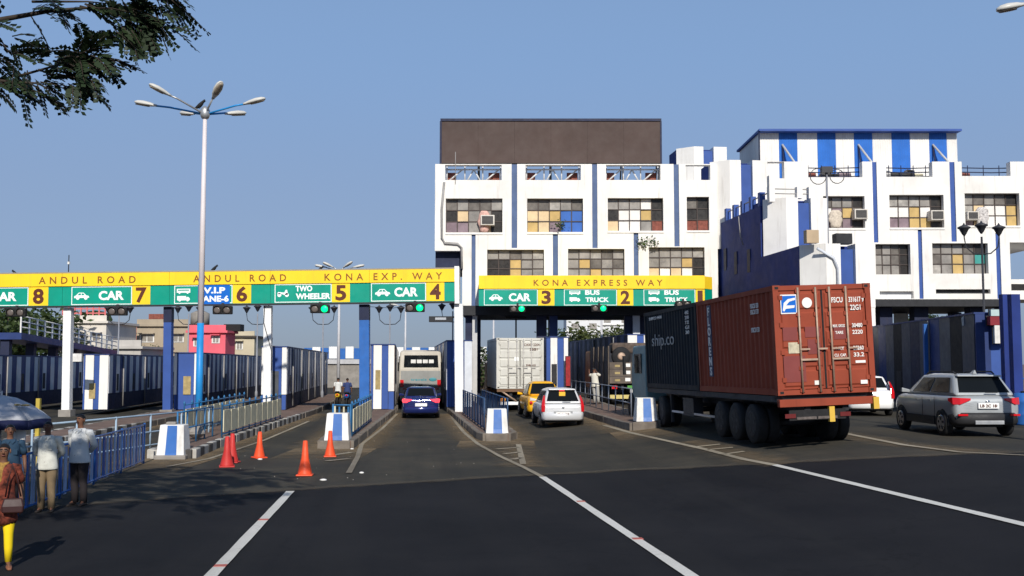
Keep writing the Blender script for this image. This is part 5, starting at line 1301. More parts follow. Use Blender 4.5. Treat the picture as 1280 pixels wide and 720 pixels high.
for z, s1, s2 in ((1.60, 'MAX. GROSS', '30480'), (1.44, 'TARE', '2220'), (1.06, 'NET', '28260'), (.90, 'CU. CAP.', '33.2')):
    text(s1, .30 if len(s1) > 5 else .2, .07, (.38, .008, z), ctw, red, bold=.02); text(s2, .26, .10, (.84, .008, z), ctw, red, bold=.02)
decal(-1.02, -.66, 1.28, 1.60, cont_patch, red); decal(-.42, -.10, .95, 1.30, cont_patch, red); decal(-1.04, -.5, .30, .92, cont_patch, red); decal(-.47, -.10, 1.35, 1.6, cont_patch, red); decal(.25, .55, 1.28, 1.58, cont_patch, red)
decal(-.90, -.62, .98, 1.24, M('faded sticker', (.50, .45, .32), .6, var=.3, vs=9), red, 'sticker'); decal(-.30, -.16, .22, .32, ctw, red, 'sticker'); decal(.75, 1.0, .70, .76, ctw, red, 'sticker'); decal(.85, 1.02, .20, .29, ctw, red, 'sticker')
for i, ch in enumerate('FLORENS'):                   # the vertical name on the side
    me = text_mesh(ch, .0, .24, ctw, bold=.03); o = inst(me, 'lettering', red, (-CW / 2 - .001, 4.95, 2.25 - i * .28), -math.pi / 2)
MB().box(-CW / 2 + .002, -CW / 2 + .018, 4.78, 5.12, .42, 2.43).build('name_plate', M('navy name plate', (.04, .05, .11), .5), red)
for z in (2.2, 2.05, 1.6): text('FSCU 33', .55, .12, (-CW / 2 + .008, 1.3, z), ctw, red, -math.pi / 2)
text('ship.co', 2.7, .52, (-CW / 2 + .008, 3.8, 1.55), M('chalky container lettering', (.42, .43, .43), .7, var=.4, vs=5, patch=.5, grime=(.05, .06, .07)), nv, -math.pi / 2, bold=.0); text('SHIPCO 4418', 1.6, .10, (-CW / 2 + .008, 4.6, 2.36), ctw, nv, -math.pi / 2)
for i, z in enumerate((2.35, 2.2, 2.05, 1.9, 1.75)): text(('442', '210', '7 22', 'G1', '30')[i], .38, .11, (-CW / 2 + .008, .95, z), ctw, nv, -math.pi / 2)

def dual_axle(t, y, hw, r=.50, w=.27, name='axle'):
    for s in (-1, 1):
        for k in (0, 1): wheel(t, s * (hw - w / 2 - k * (w + .03)), y, r, w, s, rim=(k == 0), rmat=dark_rim)
    MB().tube([(-hw + .2, y, r), (hw - .2, y, r)], .09, 8).build('axle', dark, t)
truck = thing('container_lorry', 'long dark container lorry carrying the red and navy containers', 'truck', (tx, ty, lz), TH); truck.rotation_euler = tilt
fl = zbed - lz
for x in (-.55, .40): MB().box(x, x + .15, .1, 12.2, fl - .42, fl - .12).build('chassis_beam', dark, truck)
MB().box(-1.2, 1.2, -.02, .14, fl - .28, fl - .10).build('rear_beam', cont_red, truck, .01)
for y in (.16, 3, 6.0, 6.3, 9, 12.1): MB().box(-1.2, 1.2, y, y + .14, fl - .12, fl - .01).build('cross_beam', dark, truck)
for s in (-1, 1): MB().box(min(s * 1.2, s * 1.14), max(s * 1.2, s * 1.14), .15, 12.2, fl - .16, fl - .02).build('side_rail', M('dark side rail', (.04, .04, .045), .7, streak=.4), truck)
for y in (1.95, 3.2, 4.45): dual_axle(truck, y, 1.20)
MB().box(-.98, .42, -.01, .02, fl - .60, fl - .36).build('lamp_bar', black, truck)
for s in (-1, 1):
    MB().box(-.28 + s * .68 - .13, -.28 + s * .68 + .13, -.035, -.012, fl - .54, fl - .44).build('tail_lamp', M('dusty red lamp', (.12, .012, .012), .5), truck)
    MB().box(-.3 + min(s * .5, s * .02) , -.3 + max(s * .5, s * .02), -.03, -.012, fl - .58, fl - .52).build('reflector_strip', M('dull reflector', (.12, .10, .09), .6, var=.5, vs=9), truck)
MB().box(.0, .13, -.05, .05, fl - .66, fl - .30).build('yellow_bracket', M('yellow bracket paint', (.65, .42, .06), .6), truck)
MB().box(1.10, 1.24, -.08, .1, fl - .40, fl - .12).build('corner_bracket', M('yellow bracket paint', (0, 0, 0)), truck)
for s in (-1, 1):
    MB().box(min(s * 1.1, s * 1.04), max(s * 1.1, s * 1.04), 5.2, 9.6, .50, .56).build('side_guard', steel, truck); MB().box(min(s * 1.1, s * .8), max(s * 1.1, s * .8), 7.2, 8.3, .45, 1.0).build('tool_box', dark, truck)
    MB().box(min(s * 1.02, s * .94), max(s * 1.02, s * .94), 9.9, 10.05, .15, fl - .2).build('landing_leg', dark, truck)
for y in (10.6, 14.9): dual_axle(truck, y, 1.18) if y < 12 else [wheel(truck, s * 1.04, y, .5, .28, s, rmat=dark_rim) for s in (-1, 1)]
cabm = M('pale teal lorry cab paint', (.16, .27, .29), .5, var=.12, streak=.3, grime=(.1, .1, .09))
cy = 12.75
mb = MB(); mb.rings([[(-1.12, cy, .75), (1.24, cy, .75), (1.24, cy + 2.1, .75), (-1.12, cy + 2.1, .75)], [(-1.12, cy, 1.7), (1.24, cy, 1.7), (1.24, cy + 2.15, 1.7), (-1.12, cy + 2.15, 1.7)], [(-1.08, cy, 2.75), (1.2, cy, 2.75), (1.2, cy + 1.85, 2.75), (-1.08, cy + 1.85, 2.75)]], smooth=False)
cab = mb.build('cab', cabm, truck, .06); MB().box(-1.0, -.15, cy - .012, cy - .002, 1.8, 2.45).build('rear_window', cargls, cab); MB().box(.15, 1.0, cy - .012, cy - .002, 1.8, 2.45).build('rear_window', cargls, cab)
for s in (-1, 1): MB().box(s * 1.19 + .06 - .012, s * 1.19 + .06 + .012, cy + .5, cy + 1.5, 1.75, 2.45).build('side_window', cargls, cab); MB().box(s * 1.4 - .04, s * 1.4 + .04, cy + 1.9, cy + 2.1, 1.7, 2.4).build('mirror', black, cab)
MB().box(-.5, .5, 10.4, 14.8, .6, .85).build('tractor_frame', dark, truck)

# grey container lorry in lane three
gx, gy, gzb = .42, 54.0, 1.24
gc = container('pale grey container seen from behind, its doors facing the camera', (gx, gy, gzb), ROAD, 6.06, cont_grey, rod=M('pale locking rod', (.45, .43, .40), .5, .3))
decal(-.30, -.08, 1.42, 1.62, sign_white, gc, 'sticker'); text('CAXU 2204', .8, .13, (.6, .008, 2.25), dark_ink, gc, bold=.01); text('22G1', .4, .12, (.7, .008, 2.02), dark_ink, gc); text('30480 KG', .5, .1, (.55, .008, 1.2), dark_ink, gc)
gl = thing('container_lorry', 'flat bed lorry under the pale grey container', 'truck', (gx, gy, 0), ROAD)
for x in (-.55, .40): MB().box(x, x + .15, .1, 8, gzb - .4, gzb - .12).build('chassis_beam', dark, gl)
MB().box(-1.2, 1.2, -.05, .12, gzb - .16, gzb - .02).build('rear_beam', M('rusty brown beam', (.16, .09, .05), .7, streak=.3), gl)
for y in (3, 6): MB().box(-1.2, 1.2, y, y + .14, gzb - .12, gzb - .01).build('cross_beam', dark, gl)
MB().box(-1.1, 1.1, -.04, .06, .42, .58).build('bumper_bar', plate_w, gl); MB().box(-1.05, -.75, -.07, -.045, .6, .76).build('tail_lamp', lamp_o, gl); MB().box(.75, 1.05, -.07, -.045, .6, .76).build('tail_lamp', tail, gl)
MB().tube([(-1.0, .0, gzb - .1), (-.2, -.03, .6)], .05, 6).build('brace', rodm, gl)
for y in (1.3, 2.5): dual_axle(gl, y, 1.2)
for s in (-1, 1): wheel(gl, s * 1.04, 7.4, .5, .28, s)
mb = MB(); mb.rings([[(-1.2, 6.5, .7), (1.2, 6.5, .7), (1.2, 8.4, .7), (-1.2, 8.4, .7)], [(-1.2, 6.5, 2.6), (1.2, 6.5, 2.6), (1.2, 8.2, 2.6), (-1.2, 8.2, 2.6)]], smooth=False).build('cab', M('brown lorry paint', (.22, .10, .04), .5, streak=.3), gl, .06)

# goods lorry with a spare wheel on its rear, lane two
bxp, byp = 5.72, 50.0
bl = thing('goods_lorry', 'dusty brown lorry with spare wheel and chalked tail boards', 'truck', (bxp, byp, gz(bxp, byp)), ROAD)
dusty = M('dusty brown lorry body', (.12, .095, .075), .8, var=.3, vs=3, streak=.5, grime=(.05, .04, .035)); dusty2 = M('dark lorry side', (.025, .026, .034), .7, var=.3)
MB().box(-1.08, 1.08, .08, 5.2, 1.0, 1.12).build('bed', dusty, bl)
for s in (-1, 1):
    MB().box(min(s * 1.1, s * 1.05), max(s * 1.1, s * 1.05), .05, 5.2, 1.0, 2.75).build('side_wall', dusty2, bl)
    for y in (.1, 1.4, 2.7, 4.0): MB().box(min(s * 1.15, s * 1.1) + .001, max(s * 1.15, s * 1.1) + .001, y, y + .12, .95, 2.8).build('side_stake', dusty, bl)
MB().box(-1.04, 1.04, 4.4, 4.5, 1.1, 2.7).build('bulkhead', dusty2, bl)
for i in range(3):
    z = 1.02 + .34 * i; MB().box(-1.1, 1.1, 0, .06, z, z + .32).build('tail_board', dusty, bl)
    for k in range(4): MB().box(-.85 + .5 * k, -.6 + .5 * k, -.008, -.001, z + .10, z + .2 + .06 * (k % 2)).build('tail_marking', ctw if k % 3 else tanp, bl)
sw = MB().lathe([(.2, -.12), (.42, -.12), (.46, -.06), (.46, .06), (.42, .12), (.2, .12)], (0, 0, 0), 'y', 20).build('spare_wheel', black, bl, loc=(-.5, .22, 2.3)); MB().lathe([(.24, -.05), (.1, -.08), (.02, -.08)], (0, -.06, 0), 'y', 16).build('rim', rodm, sw)
MB().box(-.9, .95, .3, 1.2, 2.45, 2.95).build('load', M('brown sack load', (.10, .075, .06), .9, var=.4, vs=6, bump=.5, bs=10), bl, .1)
MB().box(-1.1, 1.1, -.08, .04, .30, .48).build('bumper', M('cream yellow bumper', (.55, .45, .16), .6, streak=.4), bl)
for s in (-1, 1): MB().box(min(s * 1.0, s * .75), max(s * 1.0, s * .75), -.03, .02, .76, .92).build('tail_lamp', tail, bl)
MB().box(-.25, .25, -.02, .02, .76, .92).build('number_plate', M('green plate', (.08, .3, .05), .5), bl)
for x in (-.5, .38): MB().box(x, x + .12, .2, 6.6, .7, .99).build('chassis_beam', dark, bl)
dual_axle(bl, 1.5, 1.08, .46, .25)
for s in (-1, 1): wheel(bl, s * .95, 5.9, .46, .25, s)
MB().rings([[(-1.1, 5.3, .7), (1.1, 5.3, .7), (1.1, 6.9, .7), (-1.1, 6.9, .7)], [(-1.1, 5.3, 2.6), (1.1, 5.3, 2.6), (1.1, 6.6, 2.6), (-1.1, 6.6, 2.6)]], smooth=False).build('cab', M('brown lorry paint', (0, 0, 0)), bl, .06)

# coach in lane four
bs_ = thing('coach', 'tall white and grey coach ahead of the blue sedan', 'bus', ((526 - 640) / F * 60, 60, 0), ROAD)
bw_, bg_, bd_ = M('off white coach paint', (.50, .46, .39), .5, var=.12, vs=1, streak=.5, grime=(.2, .17, .13), patch=.4), M('grey coach panel', (.27, .275, .265), .5, var=.12, streak=.45, patch=.3), M('brown coach side', (.20, .13, .09), .5, var=.15)
BW_, BH = 1.22, 3.3
MB().rings([[(-BW_ * .96, .06, .42), (BW_ * .96, .06, .42), (BW_ * .96, 10, .42), (-BW_ * .96, 10, .42)], [(-BW_, 0, .9), (BW_, 0, .9), (BW_, 10, .9), (-BW_, 10, .9)], [(-BW_, .02, 2.2), (BW_, .02, 2.2), (BW_, 10, 2.2), (-BW_, 10, 2.2)], [(-BW_ * .95, .2, BH - .1), (BW_ * .95, .2, BH - .1), (BW_ * .95, 9.8, BH - .1), (-BW_ * .95, 9.8, BH - .1)], [(-BW_ * .8, .4, BH), (BW_ * .8, .4, BH), (BW_ * .8, 9.6, BH), (-BW_ * .8, 9.6, BH)]], smooth=False).build('body', bw_, bs_, .08)
MB().rings([[(-.95, .0, 2.32), (1.02, .0, 2.32), (1.02, .06, 2.32), (-.95, .06, 2.32)], [(-.92, .14, 3.0), (.98, .14, 3.0), (.98, .2, 3.0), (-.92, .2, 3.0)]], smooth=False).build('rear_window', cargls, bs_)
for k in range(4): MB().box(-.55 + .34 * k, -.27 + .34 * k, .045, .06, 2.55, 2.75).build('window_sticker', dirty_white, bs_)
MB().box(-1.12, 1.12, -.02, .02, 1.15, 2.12).build('engine_panel', bg_, bs_, .02)
MB().box(-1.0, 1.05, -.03, .0, 1.06, 1.12).build('red_trim', tail, bs_); MB().box(-.12, .12, -.035, -.021, 1.18, 1.34).build('latch', black, bs_)
text('travels', .9, .16, (-.1, -.024, 1.62), M('teal lettering', (.05, .25, .3), .5), bs_); MB().ball((.7, -.02, 1.62), .22, .015, .11, 12, 6).build('emblem', M('teal lettering', (0, 0, 0)), bs_)
for k in range(8): MB().box(-.9 + .23 * k, -.72 + .23 * k, -.03, .0, .72, .98).build('grille', bg_ if k % 2 else dark, bs_)
for s in (-1, 1):
    MB().box(min(s * 1.15, s * .95), max(s * 1.15, s * .95), -.03, .0, 1.2, 1.6).build('tail_lamp', tail, bs_)
    MB().box(s * (BW_ + .006) - .006, s * (BW_ + .006) + .006, .4, 9.6, .5, 2.15).build('side_panel', bd_, bs_)
    for i in range(6): MB().box(s * (BW_ - .005) - .012, s * (BW_ - .005) + .014, .5 + 1.5 * i, 1.9 + 1.5 * i, 2.2, 2.95).build('side_window', cargls, bs_)
    for y in (2.4, 7.6): wheel(bs_, s * 1.06, y, .48, .28, s)
    MB().box(min(s * 1.3, s * 1.2), max(s * 1.3, s * 1.2), -.05, .04, 2.1, 2.6).build('marker_mirror', black, bs_)

# scooter riders queueing far off in lane five
def scooter(x, y, label, col, shirt, hel):
    t = thing('scooter', label + ' scooter under a standing rider in lane five', 'scooter', (x, y, 0), ROAD, 'scooters queueing in lane five')
    for yy in (0, 1.25): wheel(t, 0, yy, .26, .1, 1, False)
    MB().rings([[(-.14, -.2, .5), (.14, -.2, .5), (.14, -.2, .75), (-.14, -.2, .75)], [(-.2, .15, .35), (.2, .15, .35), (.2, .15, .8), (-.2, .15, .8)], [(-.15, .6, .35), (.15, .6, .35), (.15, .6, .75), (-.15, .6, .75)]]).build('body', col, t, sub=1)
    MB().box(-.13, .13, -.2, .6, .78, .86).build('seat', black, t, .03); MB().tube([(0, 1.25, .3), (0, 1.05, .95), (0, 1.0, 1.05)], .05, 8).build('fork', steel, t); MB().tube([(-.33, .95, 1.05), (0, 1.0, 1.07), (.33, .95, 1.05)], .02, 6).build('handlebar', black, t)
    MB().rings([[(-.2, 1.02, .4), (.2, 1.02, .4), (.2, 1.07, .4), (-.2, 1.07, .4)], [(-.17, .98, 1.0), (.17, .98, 1.0), (.17, 1.03, 1.0), (-.17, 1.03, 1.0)]], smooth=False).build('leg_shield', col, t)
    MB().box(-.06, .06, -.22, -.2, .62, .7).build('tail_lamp', tail, t)
    return t
# ------------------------------------------------------------------ people
skin_d = M('brown skin', (.16, .075, .045), .55, var=.08, vs=6); hair_m = M('black hair', (.010, .009, .009), .5, var=.2, vs=30)
eye_w = M('eye white', (.30, .27, .24), .4); lip_m = M('lip', (.17, .06, .05), .5); shoe_m = M('dark shoe', (.025, .02, .018), .5)
def skin_obj(name, chains, mat, parent, sub=2):
    """chains of (point, radius); points given the same name join, so the body is one surface"""
    v, rad, e, idx, roots = [], [], [], {}, []
    for ch in chains:
        prev = None
        for key, p, r in ch:
            if key is None or key not in idx:
                v.append(p); rad.append(r); i = len(v) - 1
                if key is not None: idx[key] = i
                if prev is None: roots.append(i)
            else: i = idx[key]
            if prev is not None: e.append((prev, i))
            prev = i
    me = bpy.data.meshes.new(name); me.from_pydata(v, e, []); me.materials.append(mat)
    o = bpy.data.objects.new(name, me); COL.objects.link(o); o.parent = parent
    m = o.modifiers.new('skin', 'SKIN'); m.use_smooth_shade = True; m.branch_smoothing = .3
    if not me.skin_vertices: return o
    for i, r in enumerate(rad): me.skin_vertices[0].data[i].radius = r if isinstance(r, tuple) else (r, r); me.skin_vertices[0].data[i].use_root = i in roots
    s = o.modifiers.new('sub', 'SUBSURF'); s.levels = sub; s.render_levels = sub
    return o
def loftbody(name, secs, mat, parent, n=20, cap=True):
    rs = [[(cx + a * math.cos(u), cy + b * math.sin(u), z) for u in (math.tau * j / n for j in range(n))] for z, cx, cy, a, b in secs]
    return MB().rings(rs, cap=cap).build(name, mat, parent, sub=1)
def person(label, loc, rz, h, top, bottom, arms='back', hair='short', top_long=False, female=False, group='people standing at the roadside', turn=0, leggings=None, shoe=shoe_m, hat=None):
    t = thing('person', label, 'person', loc, rz, group); t.scale = (h / 1.70,) * 3
    sh = .165 if female else .19; hp = .085
    J = dict(pel=(0, 0, .93), wai=(0, 0, 1.08), che=(0, 0, 1.27), nb=(0, .012, 1.42), nk=(0, .0, 1.49))
    body = [[('pel', J['pel'], (.13, .10)), ('wai', J['wai'], (.115, .085)), ('che', J['che'], (.13, .095)), ('nb', J['nb'], (.075, .065)), ('nk', J['nk'], (.05, .05)), ('jaw', (0, -.022, 1.545), (.060, .066)), ('mid', (0, -.012, 1.60), (.078, .092)), ('crn', (0, .0, 1.655), (.075, .088)), ('topk', (0, 0, 1.685), (.03, .035))]]
    hands = []
    for s in (-1, 1):
        hx = s * hp
        body.append([('pel', 0, 0), ('hip%d' % s, (hx, 0, .86), .085), ('kn%d' % s, (hx * 1.08, -.012, .48), .055), ('cal%d' % s, (hx * 1.1, .012, .32), .05), ('an%d' % s, (hx * 1.12, .02, .09), .034), ('toe%d' % s, (hx * 1.45, -.10, .035), (.030, .018))])
        if arms == 'back': el, wr = (s * (sh + .065), .09, 1.12), (s * .07, .17, .98)
        elif arms == 'reach': el, wr = ((s * (sh + .08), -.10, 1.30), (s * .20 + .25, -.30, 1.52)) if s < 0 else ((sh + .14, -.12, 1.34), (sh + .25, -.3, 1.58))
        elif arms == 'bag' and s > 0: el, wr = (sh + .03, .03, 1.10), (sh + .03, -.16, .98)
        else: el, wr = (s * (sh + .06), .03, 1.12), (s * (sh + .075), -.03, .87)
        body.append([('che', 0, 0), ('sho%d' % s, (s * sh, .005, 1.375), .056), ('el%d' % s, el, .04), ('wr%d' % s, wr, .026)])
        d = (Vector(wr) - Vector(el)).normalized(); hc = Vector(wr) + d * .05
        body.append([('wr%d' % s, 0, 0), ('palm%d' % s, tuple(hc), (.034, .02))])
        fw = d.cross(Vector((0, 1, 0))).normalized() if abs(d.y) < .8 else Vector((1, 0, 0)); inn = d.cross(fw).normalized()
        if abs(d.z) > .6: fw, inn = Vector((0, -1, 0)), Vector((-s, 0, 0))
        for k, (q, L) in enumerate(((-.024, .062), (-.008, .075), (.009, .07), (.025, .055))):
            a = hc + d * .02 + fw * q * -1; hands.append([(None, tuple(a), .0095), (None, tuple(a + d * L * .55 + inn * .006), .0085), (None, tuple(a + d * L * .9 + inn * .026), .0075)])
        a = hc - d * .02 + fw * .026; hands.append([(None, tuple(a), .011), (None, tuple(a + fw * .022 + d * .03), .0095), (None, tuple(a + fw * .024 + d * .058 + inn * .01), .008)])
    skin_obj('body', body + hands, skin_d, t)
    # face
    for s in (-1, 1):
        e_ = MB().ball((s * .028, -.090, 1.612), .011, .006, .0055, 10, 6).build('eye', eye_w, t); MB().ball((s * .028, -.0945, 1.612), .006, .003, .0055, 8, 5).build('iris', hair_m, e_)
        MB().box(s * .03 - .02, s * .03 + .02, -.101, -.088, 1.632, 1.639).build('eyebrow', hair_m, t); MB().ball((s * .080, .0, 1.60), .012, .022, .034, 8, 6).build('ear', skin_d, t)
    MB().rings([[(-.009, -.094, 1.618), (.009, -.094, 1.618), (.004, -.085, 1.618), (-.004, -.085, 1.618)], [(-.018, -.10, 1.572), (.018, -.10, 1.572), (.012, -.08, 1.568), (-.012, -.08, 1.568)], [(-.008, -.120, 1.578), (.008, -.120, 1.578), (.006, -.085, 1.57), (-.006, -.085, 1.57)]]).build('nose', skin_d, t)
    MB().ball((0, -.088, 1.548), .024, .010, .008, 10, 5).build('mouth', lip_m, t)
    # hair: a cap that leaves the face free
    rs = []
    for i in range(8):
        th = (i / 7) * 1.75; z = 1.63 + .080 * math.cos(th); q = math.sin(th)
        ring = []
        for j in range(20):
            u = math.tau * j / 20; front = max(0, -math.sin(u))
            zz = z + (front ** 1.5) * (max(0, 1.664 - z) if z < 1.664 else 0)
            ring.append(((.077 * max(q, .02)) * math.cos(u), .006 + (.093 * max(q, .02)) * math.sin(u) * (1 if math.sin(u) > 0 else .96), zz))
        rs.append(ring)
    MB().rings(rs, cap=False).build('hair', hair_m, t)
    if hair == 'bun': MB().ball((0, .105, 1.60), .05, .04, .055, 12, 8).build('hair_knot', hair_m, t)
    if hair == 'moustache': MB().box(-.024, .024, -.106, -.09, 1.560, 1.568).build('moustache', hair_m, t)
    # clothes
    if top_long:
        loftbody('tunic', [(.58, 0, .0, .225, .15), (.75, 0, 0, .20, .142), (.92, 0, 0, .178, .132), (1.06, 0, 0, .150, .112), (1.20, 0, -.012, .165, .125), (1.32, 0, -.005, .172, .114), (1.37, 0, 0, .162, .10), (1.41, 0, .004, .13, .085), (1.44, 0, .005, .075, .066)], top, t)
        loftbody('dupatta', [(1.15, -.05, -.105, .07, .03), (1.28, -.055, -.105, .075, .035), (1.38, -.05, -.07, .08, .04), (1.44, -.02, -.01, .10, .07), (1.46, .0, .02, .085, .06)], M('mustard patterned scarf', (.30, .17, .04), .8, var=.5, vs=20), t, 14)
    else:
        loftbody('shirt', [(.80, 0, 0, .205, .165), (.803, 0, 0, .208, .168), (.90, 0, 0, .198, .155), (1.05, 0, -.008, .178, .14), (1.18, 0, -.006, .17, .125), (1.30, 0, 0, .185, .122), (1.37, 0, .004, .185, .108), (1.41, 0, .006, .15, .088), (1.435, 0, .008, .10, .074), (1.452, 0, .008, .066, .062)], top, t)
        mb = MB()
        for s in (-1, 1): mb.face([(0, -.10, 1.41), (s * .07, -.07, 1.455), (s * .085, -.095, 1.41), (s * .035, -.125, 1.36)])
        o = mb.build('collar', top, t); m_ = o.modifiers.new('thick', 'SOLIDIFY'); m_.thickness = .008
        mb = MB()
        for z in (.95, 1.05, 1.15, 1.25): mb.ball((0, -.152 + (z - .95) * .10, z), .007, .003, .006, 6, 4)
        mb.build('button', lip_m, t)
        MB().box(.05, .12, -.138, -.118, 1.17, 1.27).build('pocket', top, t)
    for s in (-1, 1):
        sp, el = Vector((s * sh, .005, 1.375)), Vector(next(c[2][1] for c in body if len(c) > 2 and c[2][0] == 'el%d' % s))
        wrp = Vector(next(c[3][1] for c in body if len(c) > 3 and c[3][0] == 'wr%d' % s))
        e2 = sp.lerp(el, .80) if not (arms == 'back') else el.lerp(wrp, .8)
        pts = [sp + Vector((-s * .045, 0, -.005)), sp, sp.lerp(el, .5), sp.lerp(el, .8)] + ([el, e2] if arms == 'back' else [])
        MB().tube(pts, [.068, .075, .066, .064] + ([.056, .046] if arms == 'back' else []), 14).build('sleeve', top, t)
        hx = s * hp
        bz_ = .56 if leggings else .055
        lm = leggings or bottom
        MB().tube([(hx * .72, 0, .93), (hx * .95, 0, .82), (hx * 1.05, -.005, .62), (hx * 1.08, -.012, .48), (hx * 1.1, .01, .30), (hx * 1.12, .018, .06 if not leggings else .10)], [.105, .108, .088, .075, .070, .066] if not leggings else [.1, .1, .08, .062, .056, .043], 16).build('trouser_leg' if not leggings else 'legging', lm, t)
        MB().rings([[(hx * 1.15 - .045, .07, 0), (hx * 1.15 + .045, .07, 0), (hx * 1.15 + .04, .075, .08), (hx * 1.15 - .04, .075, .08)], [(hx * 1.35 - .055, -.07, 0), (hx * 1.35 + .055, -.07, 0), (hx * 1.35 + .045, -.06, .07), (hx * 1.35 - .045, -.06, .07)], [(hx * 1.6 - .035, -.185, 0), (hx * 1.6 + .035, -.185, 0), (hx * 1.6 + .03, -.18, .035), (hx * 1.6 - .03, -.18, .035)]]).build('shoe', shoe, t, sub=1)
    if not top_long:
        loftbody('trouser_seat', [(.78, 0, 0, .155, .115), (.88, 0, 0, .16, .12), (.96, 0, 0, .155, .115)], bottom, t); MB().tube([(.158 * math.cos(u), .118 * math.sin(u), .955) for u in [math.tau * j / 20 for j in range(21)]], .01, 6).build('belt', shoe_m, t)
    return t
shirt_w = M('white cotton shirt', (.62, .63, .62), .85, var=.08, vs=6, bump=.3, bs=14); shirt_w2 = M('printed white shirt', (.58, .58, .52), .85, var=.18, vs=9, bump=.3, bs=14)
khaki = M('khaki trousers', (.20, .145, .085), .9, var=.15, vs=6); blacktr = M('dark trousers', (.022, .018, .020), .9, var=.2, vs=6)
floral = M('dark red floral cotton', (.16, .035, .02), .9, var=.9, vs=16, patch=.9, grime=(.012, .012, .016)); yel_leg = M('bright yellow leggings', (.85, .62, .01), .8, var=.06, vs=6)
person('man in white shirt and dark trousers standing right by the fence', G(98, 632), -.25, 1.60, shirt_w, blacktr, 'back', 'moustache')
person('man in printed white shirt and khaki trousers by the fence', G(57, 640), .12, 1.52, shirt_w2, khaki, 'back', 'short')
wm_ = person('woman in red black floral tunic and yellow leggings at left edge', G(0, 712), .35, 1.52, floral, floral, 'side', 'bun', True, True, leggings=yel_leg, shoe=M('brown sandal', (.22, .09, .05), .6))
bagm = M('dark leather bag', (.035, .012, .012), .5)
bag = thing('handbag', 'dark red handbag hanging at the hip of the woman', 'bag', G(13, 712) + Vector((.06, -.12, .70)), .3); bag.scale = (.78, .8, .8)
MB().rings([[(-.15, -.05, 0), (.15, -.05, 0), (.15, .05, 0), (-.15, .05, 0)], [(-.16, -.05, .1), (.16, -.05, .1), (.16, .05, .1), (-.16, .05, .1)], [(-.13, -.02, .22), (.13, -.02, .22), (.13, .02, .22), (-.13, .02, .22)]], smooth=False).build('bag_body', bagm, bag, .02)
MB().tube([(-.11, 0, .24), (-.08, .0, .5), (-.02, 0, .72), (.05, 0, .5), (.11, 0, .24)], .012, 6).build('strap', bagm, bag)
person('man in dark blue shirt standing behind the woman under umbrella', G(9, 650), .5, 1.52, M('dark teal shirt', (.02, .05, .09), .85), blacktr, 'side', 'short')
cl = person('man in pale shirt reaching up towards the dusty lorry', Vector((3.95, 49.0, gz(3.95, 49) + IH)), math.pi - .6, 1.68, M('pale cream shirt', (.60, .57, .48), .85, var=.1), M('grey dhoti', (.35, .34, .31), .9), 'reach', 'short', group='people standing at the roadside'); cl.rotation_euler.y = .1
# scooters and riders far off in lane five
ridr = [(-10.6, 64.0, 'yellow', M('yellow tarpaulin', (.75, .48, .02), .6)), (-9.8, 62.5, 'bright blue', blue_paint), (-9.0, 66.0, 'pale grey', dirty_white)]
for x, y, c, m_ in ridr: scooter(x, y, c + ' painted', m_, m_, m_)
for (x, y, c, m_), sh_ in zip(ridr, ('white shirt', 'navy shirt', 'grey shirt')):
    person('rider in %s standing astride the %s scooter' % (sh_, c), Vector((x, y + .25, 0)), ROAD + math.pi, 1.66, {'white shirt': shirt_w, 'navy shirt': M('navy shirt cloth', (.03, .05, .15), .85), 'grey shirt': M('grey shirt cloth', (.3, .3, .32), .85)}[sh_], blacktr, 'side', 'short', group='scooter riders in lane five')

# ------------------------------------------------------------------ umbrella and small street furniture
ua, un = M('grey white umbrella cloth', (.42, .43, .46), .7, var=.1), M('navy umbrella cloth', (.015, .02, .07), .7, var=.1)
cu = W(2, 494, 19.2); um = thing('umbrella', 'big grey and navy roadside umbrella at left edge', 'umbrella', (cu.x, cu.y, 0), .2)
Rr, zt_, zr = .86, cu.z, W(0, 524, 19.2).z
for i in range(8):
    a0, a1 = math.tau * i / 8, math.tau * (i + 1) / 8; rs = []
    for k in (0.02, .3, .6, .85, 1.0):
        z = zt_ - (zt_ - zr) * k ** 1.7
        rs.append([(Rr * k * math.cos(a0 + (a1 - a0) * q) * (1 - .05 * math.sin(math.pi * q) * k), Rr * k * math.sin(a0 + (a1 - a0) * q) * (1 - .05 * math.sin(math.pi * q) * k), z + .02 * math.sin(math.pi * q) * k) for q in (0, .25, .5, .75, 1)])
    o = MB().rings(rs, cap=False, closed=False).build('canopy_panel', ua, um); m_ = o.modifiers.new('thick', 'SOLIDIFY'); m_.thickness = .006
    top_, bot_ = rs[-1], [(x * 1.0, y * 1.0, z - .17) for x, y, z in rs[-1]]
    o = MB().rings([top_, bot_], cap=False, closed=False).build('valance', un, um); m_ = o.modifiers.new('thick', 'SOLIDIFY'); m_.thickness = .006
MB().tube([(0, 0, 0), (0, 0, zt_ + .08)], .02, 8).build('pole', steel, um)
mb = MB(); mb.ball((.5, -.38, zt_ - .17), .09, .05, .02, 8, 5); mb.ball((.38, -.45, zt_ - .16), .06, .04, .02, 8, 5); mb.build('printed_emblem', tanp, um)
text('TRAFFIC', .34, .06, (.0, -Rr * .98 - .0, zr - .10), ctw, um)
p = W(22, 560, 18.9); bd = thing('white_board', 'small white board hung below the roadside umbrella', 'board', (p.x, 18.9, 0), 0)
MB().box(-.13, .13, -.02, .02, p.z - .05, p.z + .36).build('sheet', dirty_white, bd); MB().tube([(0, .03, 0), (0, .03, p.z + .3)], .015, 6).build('stake', steel, bd)
p = G(47, 566); pp = thing('marker_post', 'slim yellow post standing behind the picket fence', 'post', Vector((W(47, 540, 25).x, 25, 0)), 0)
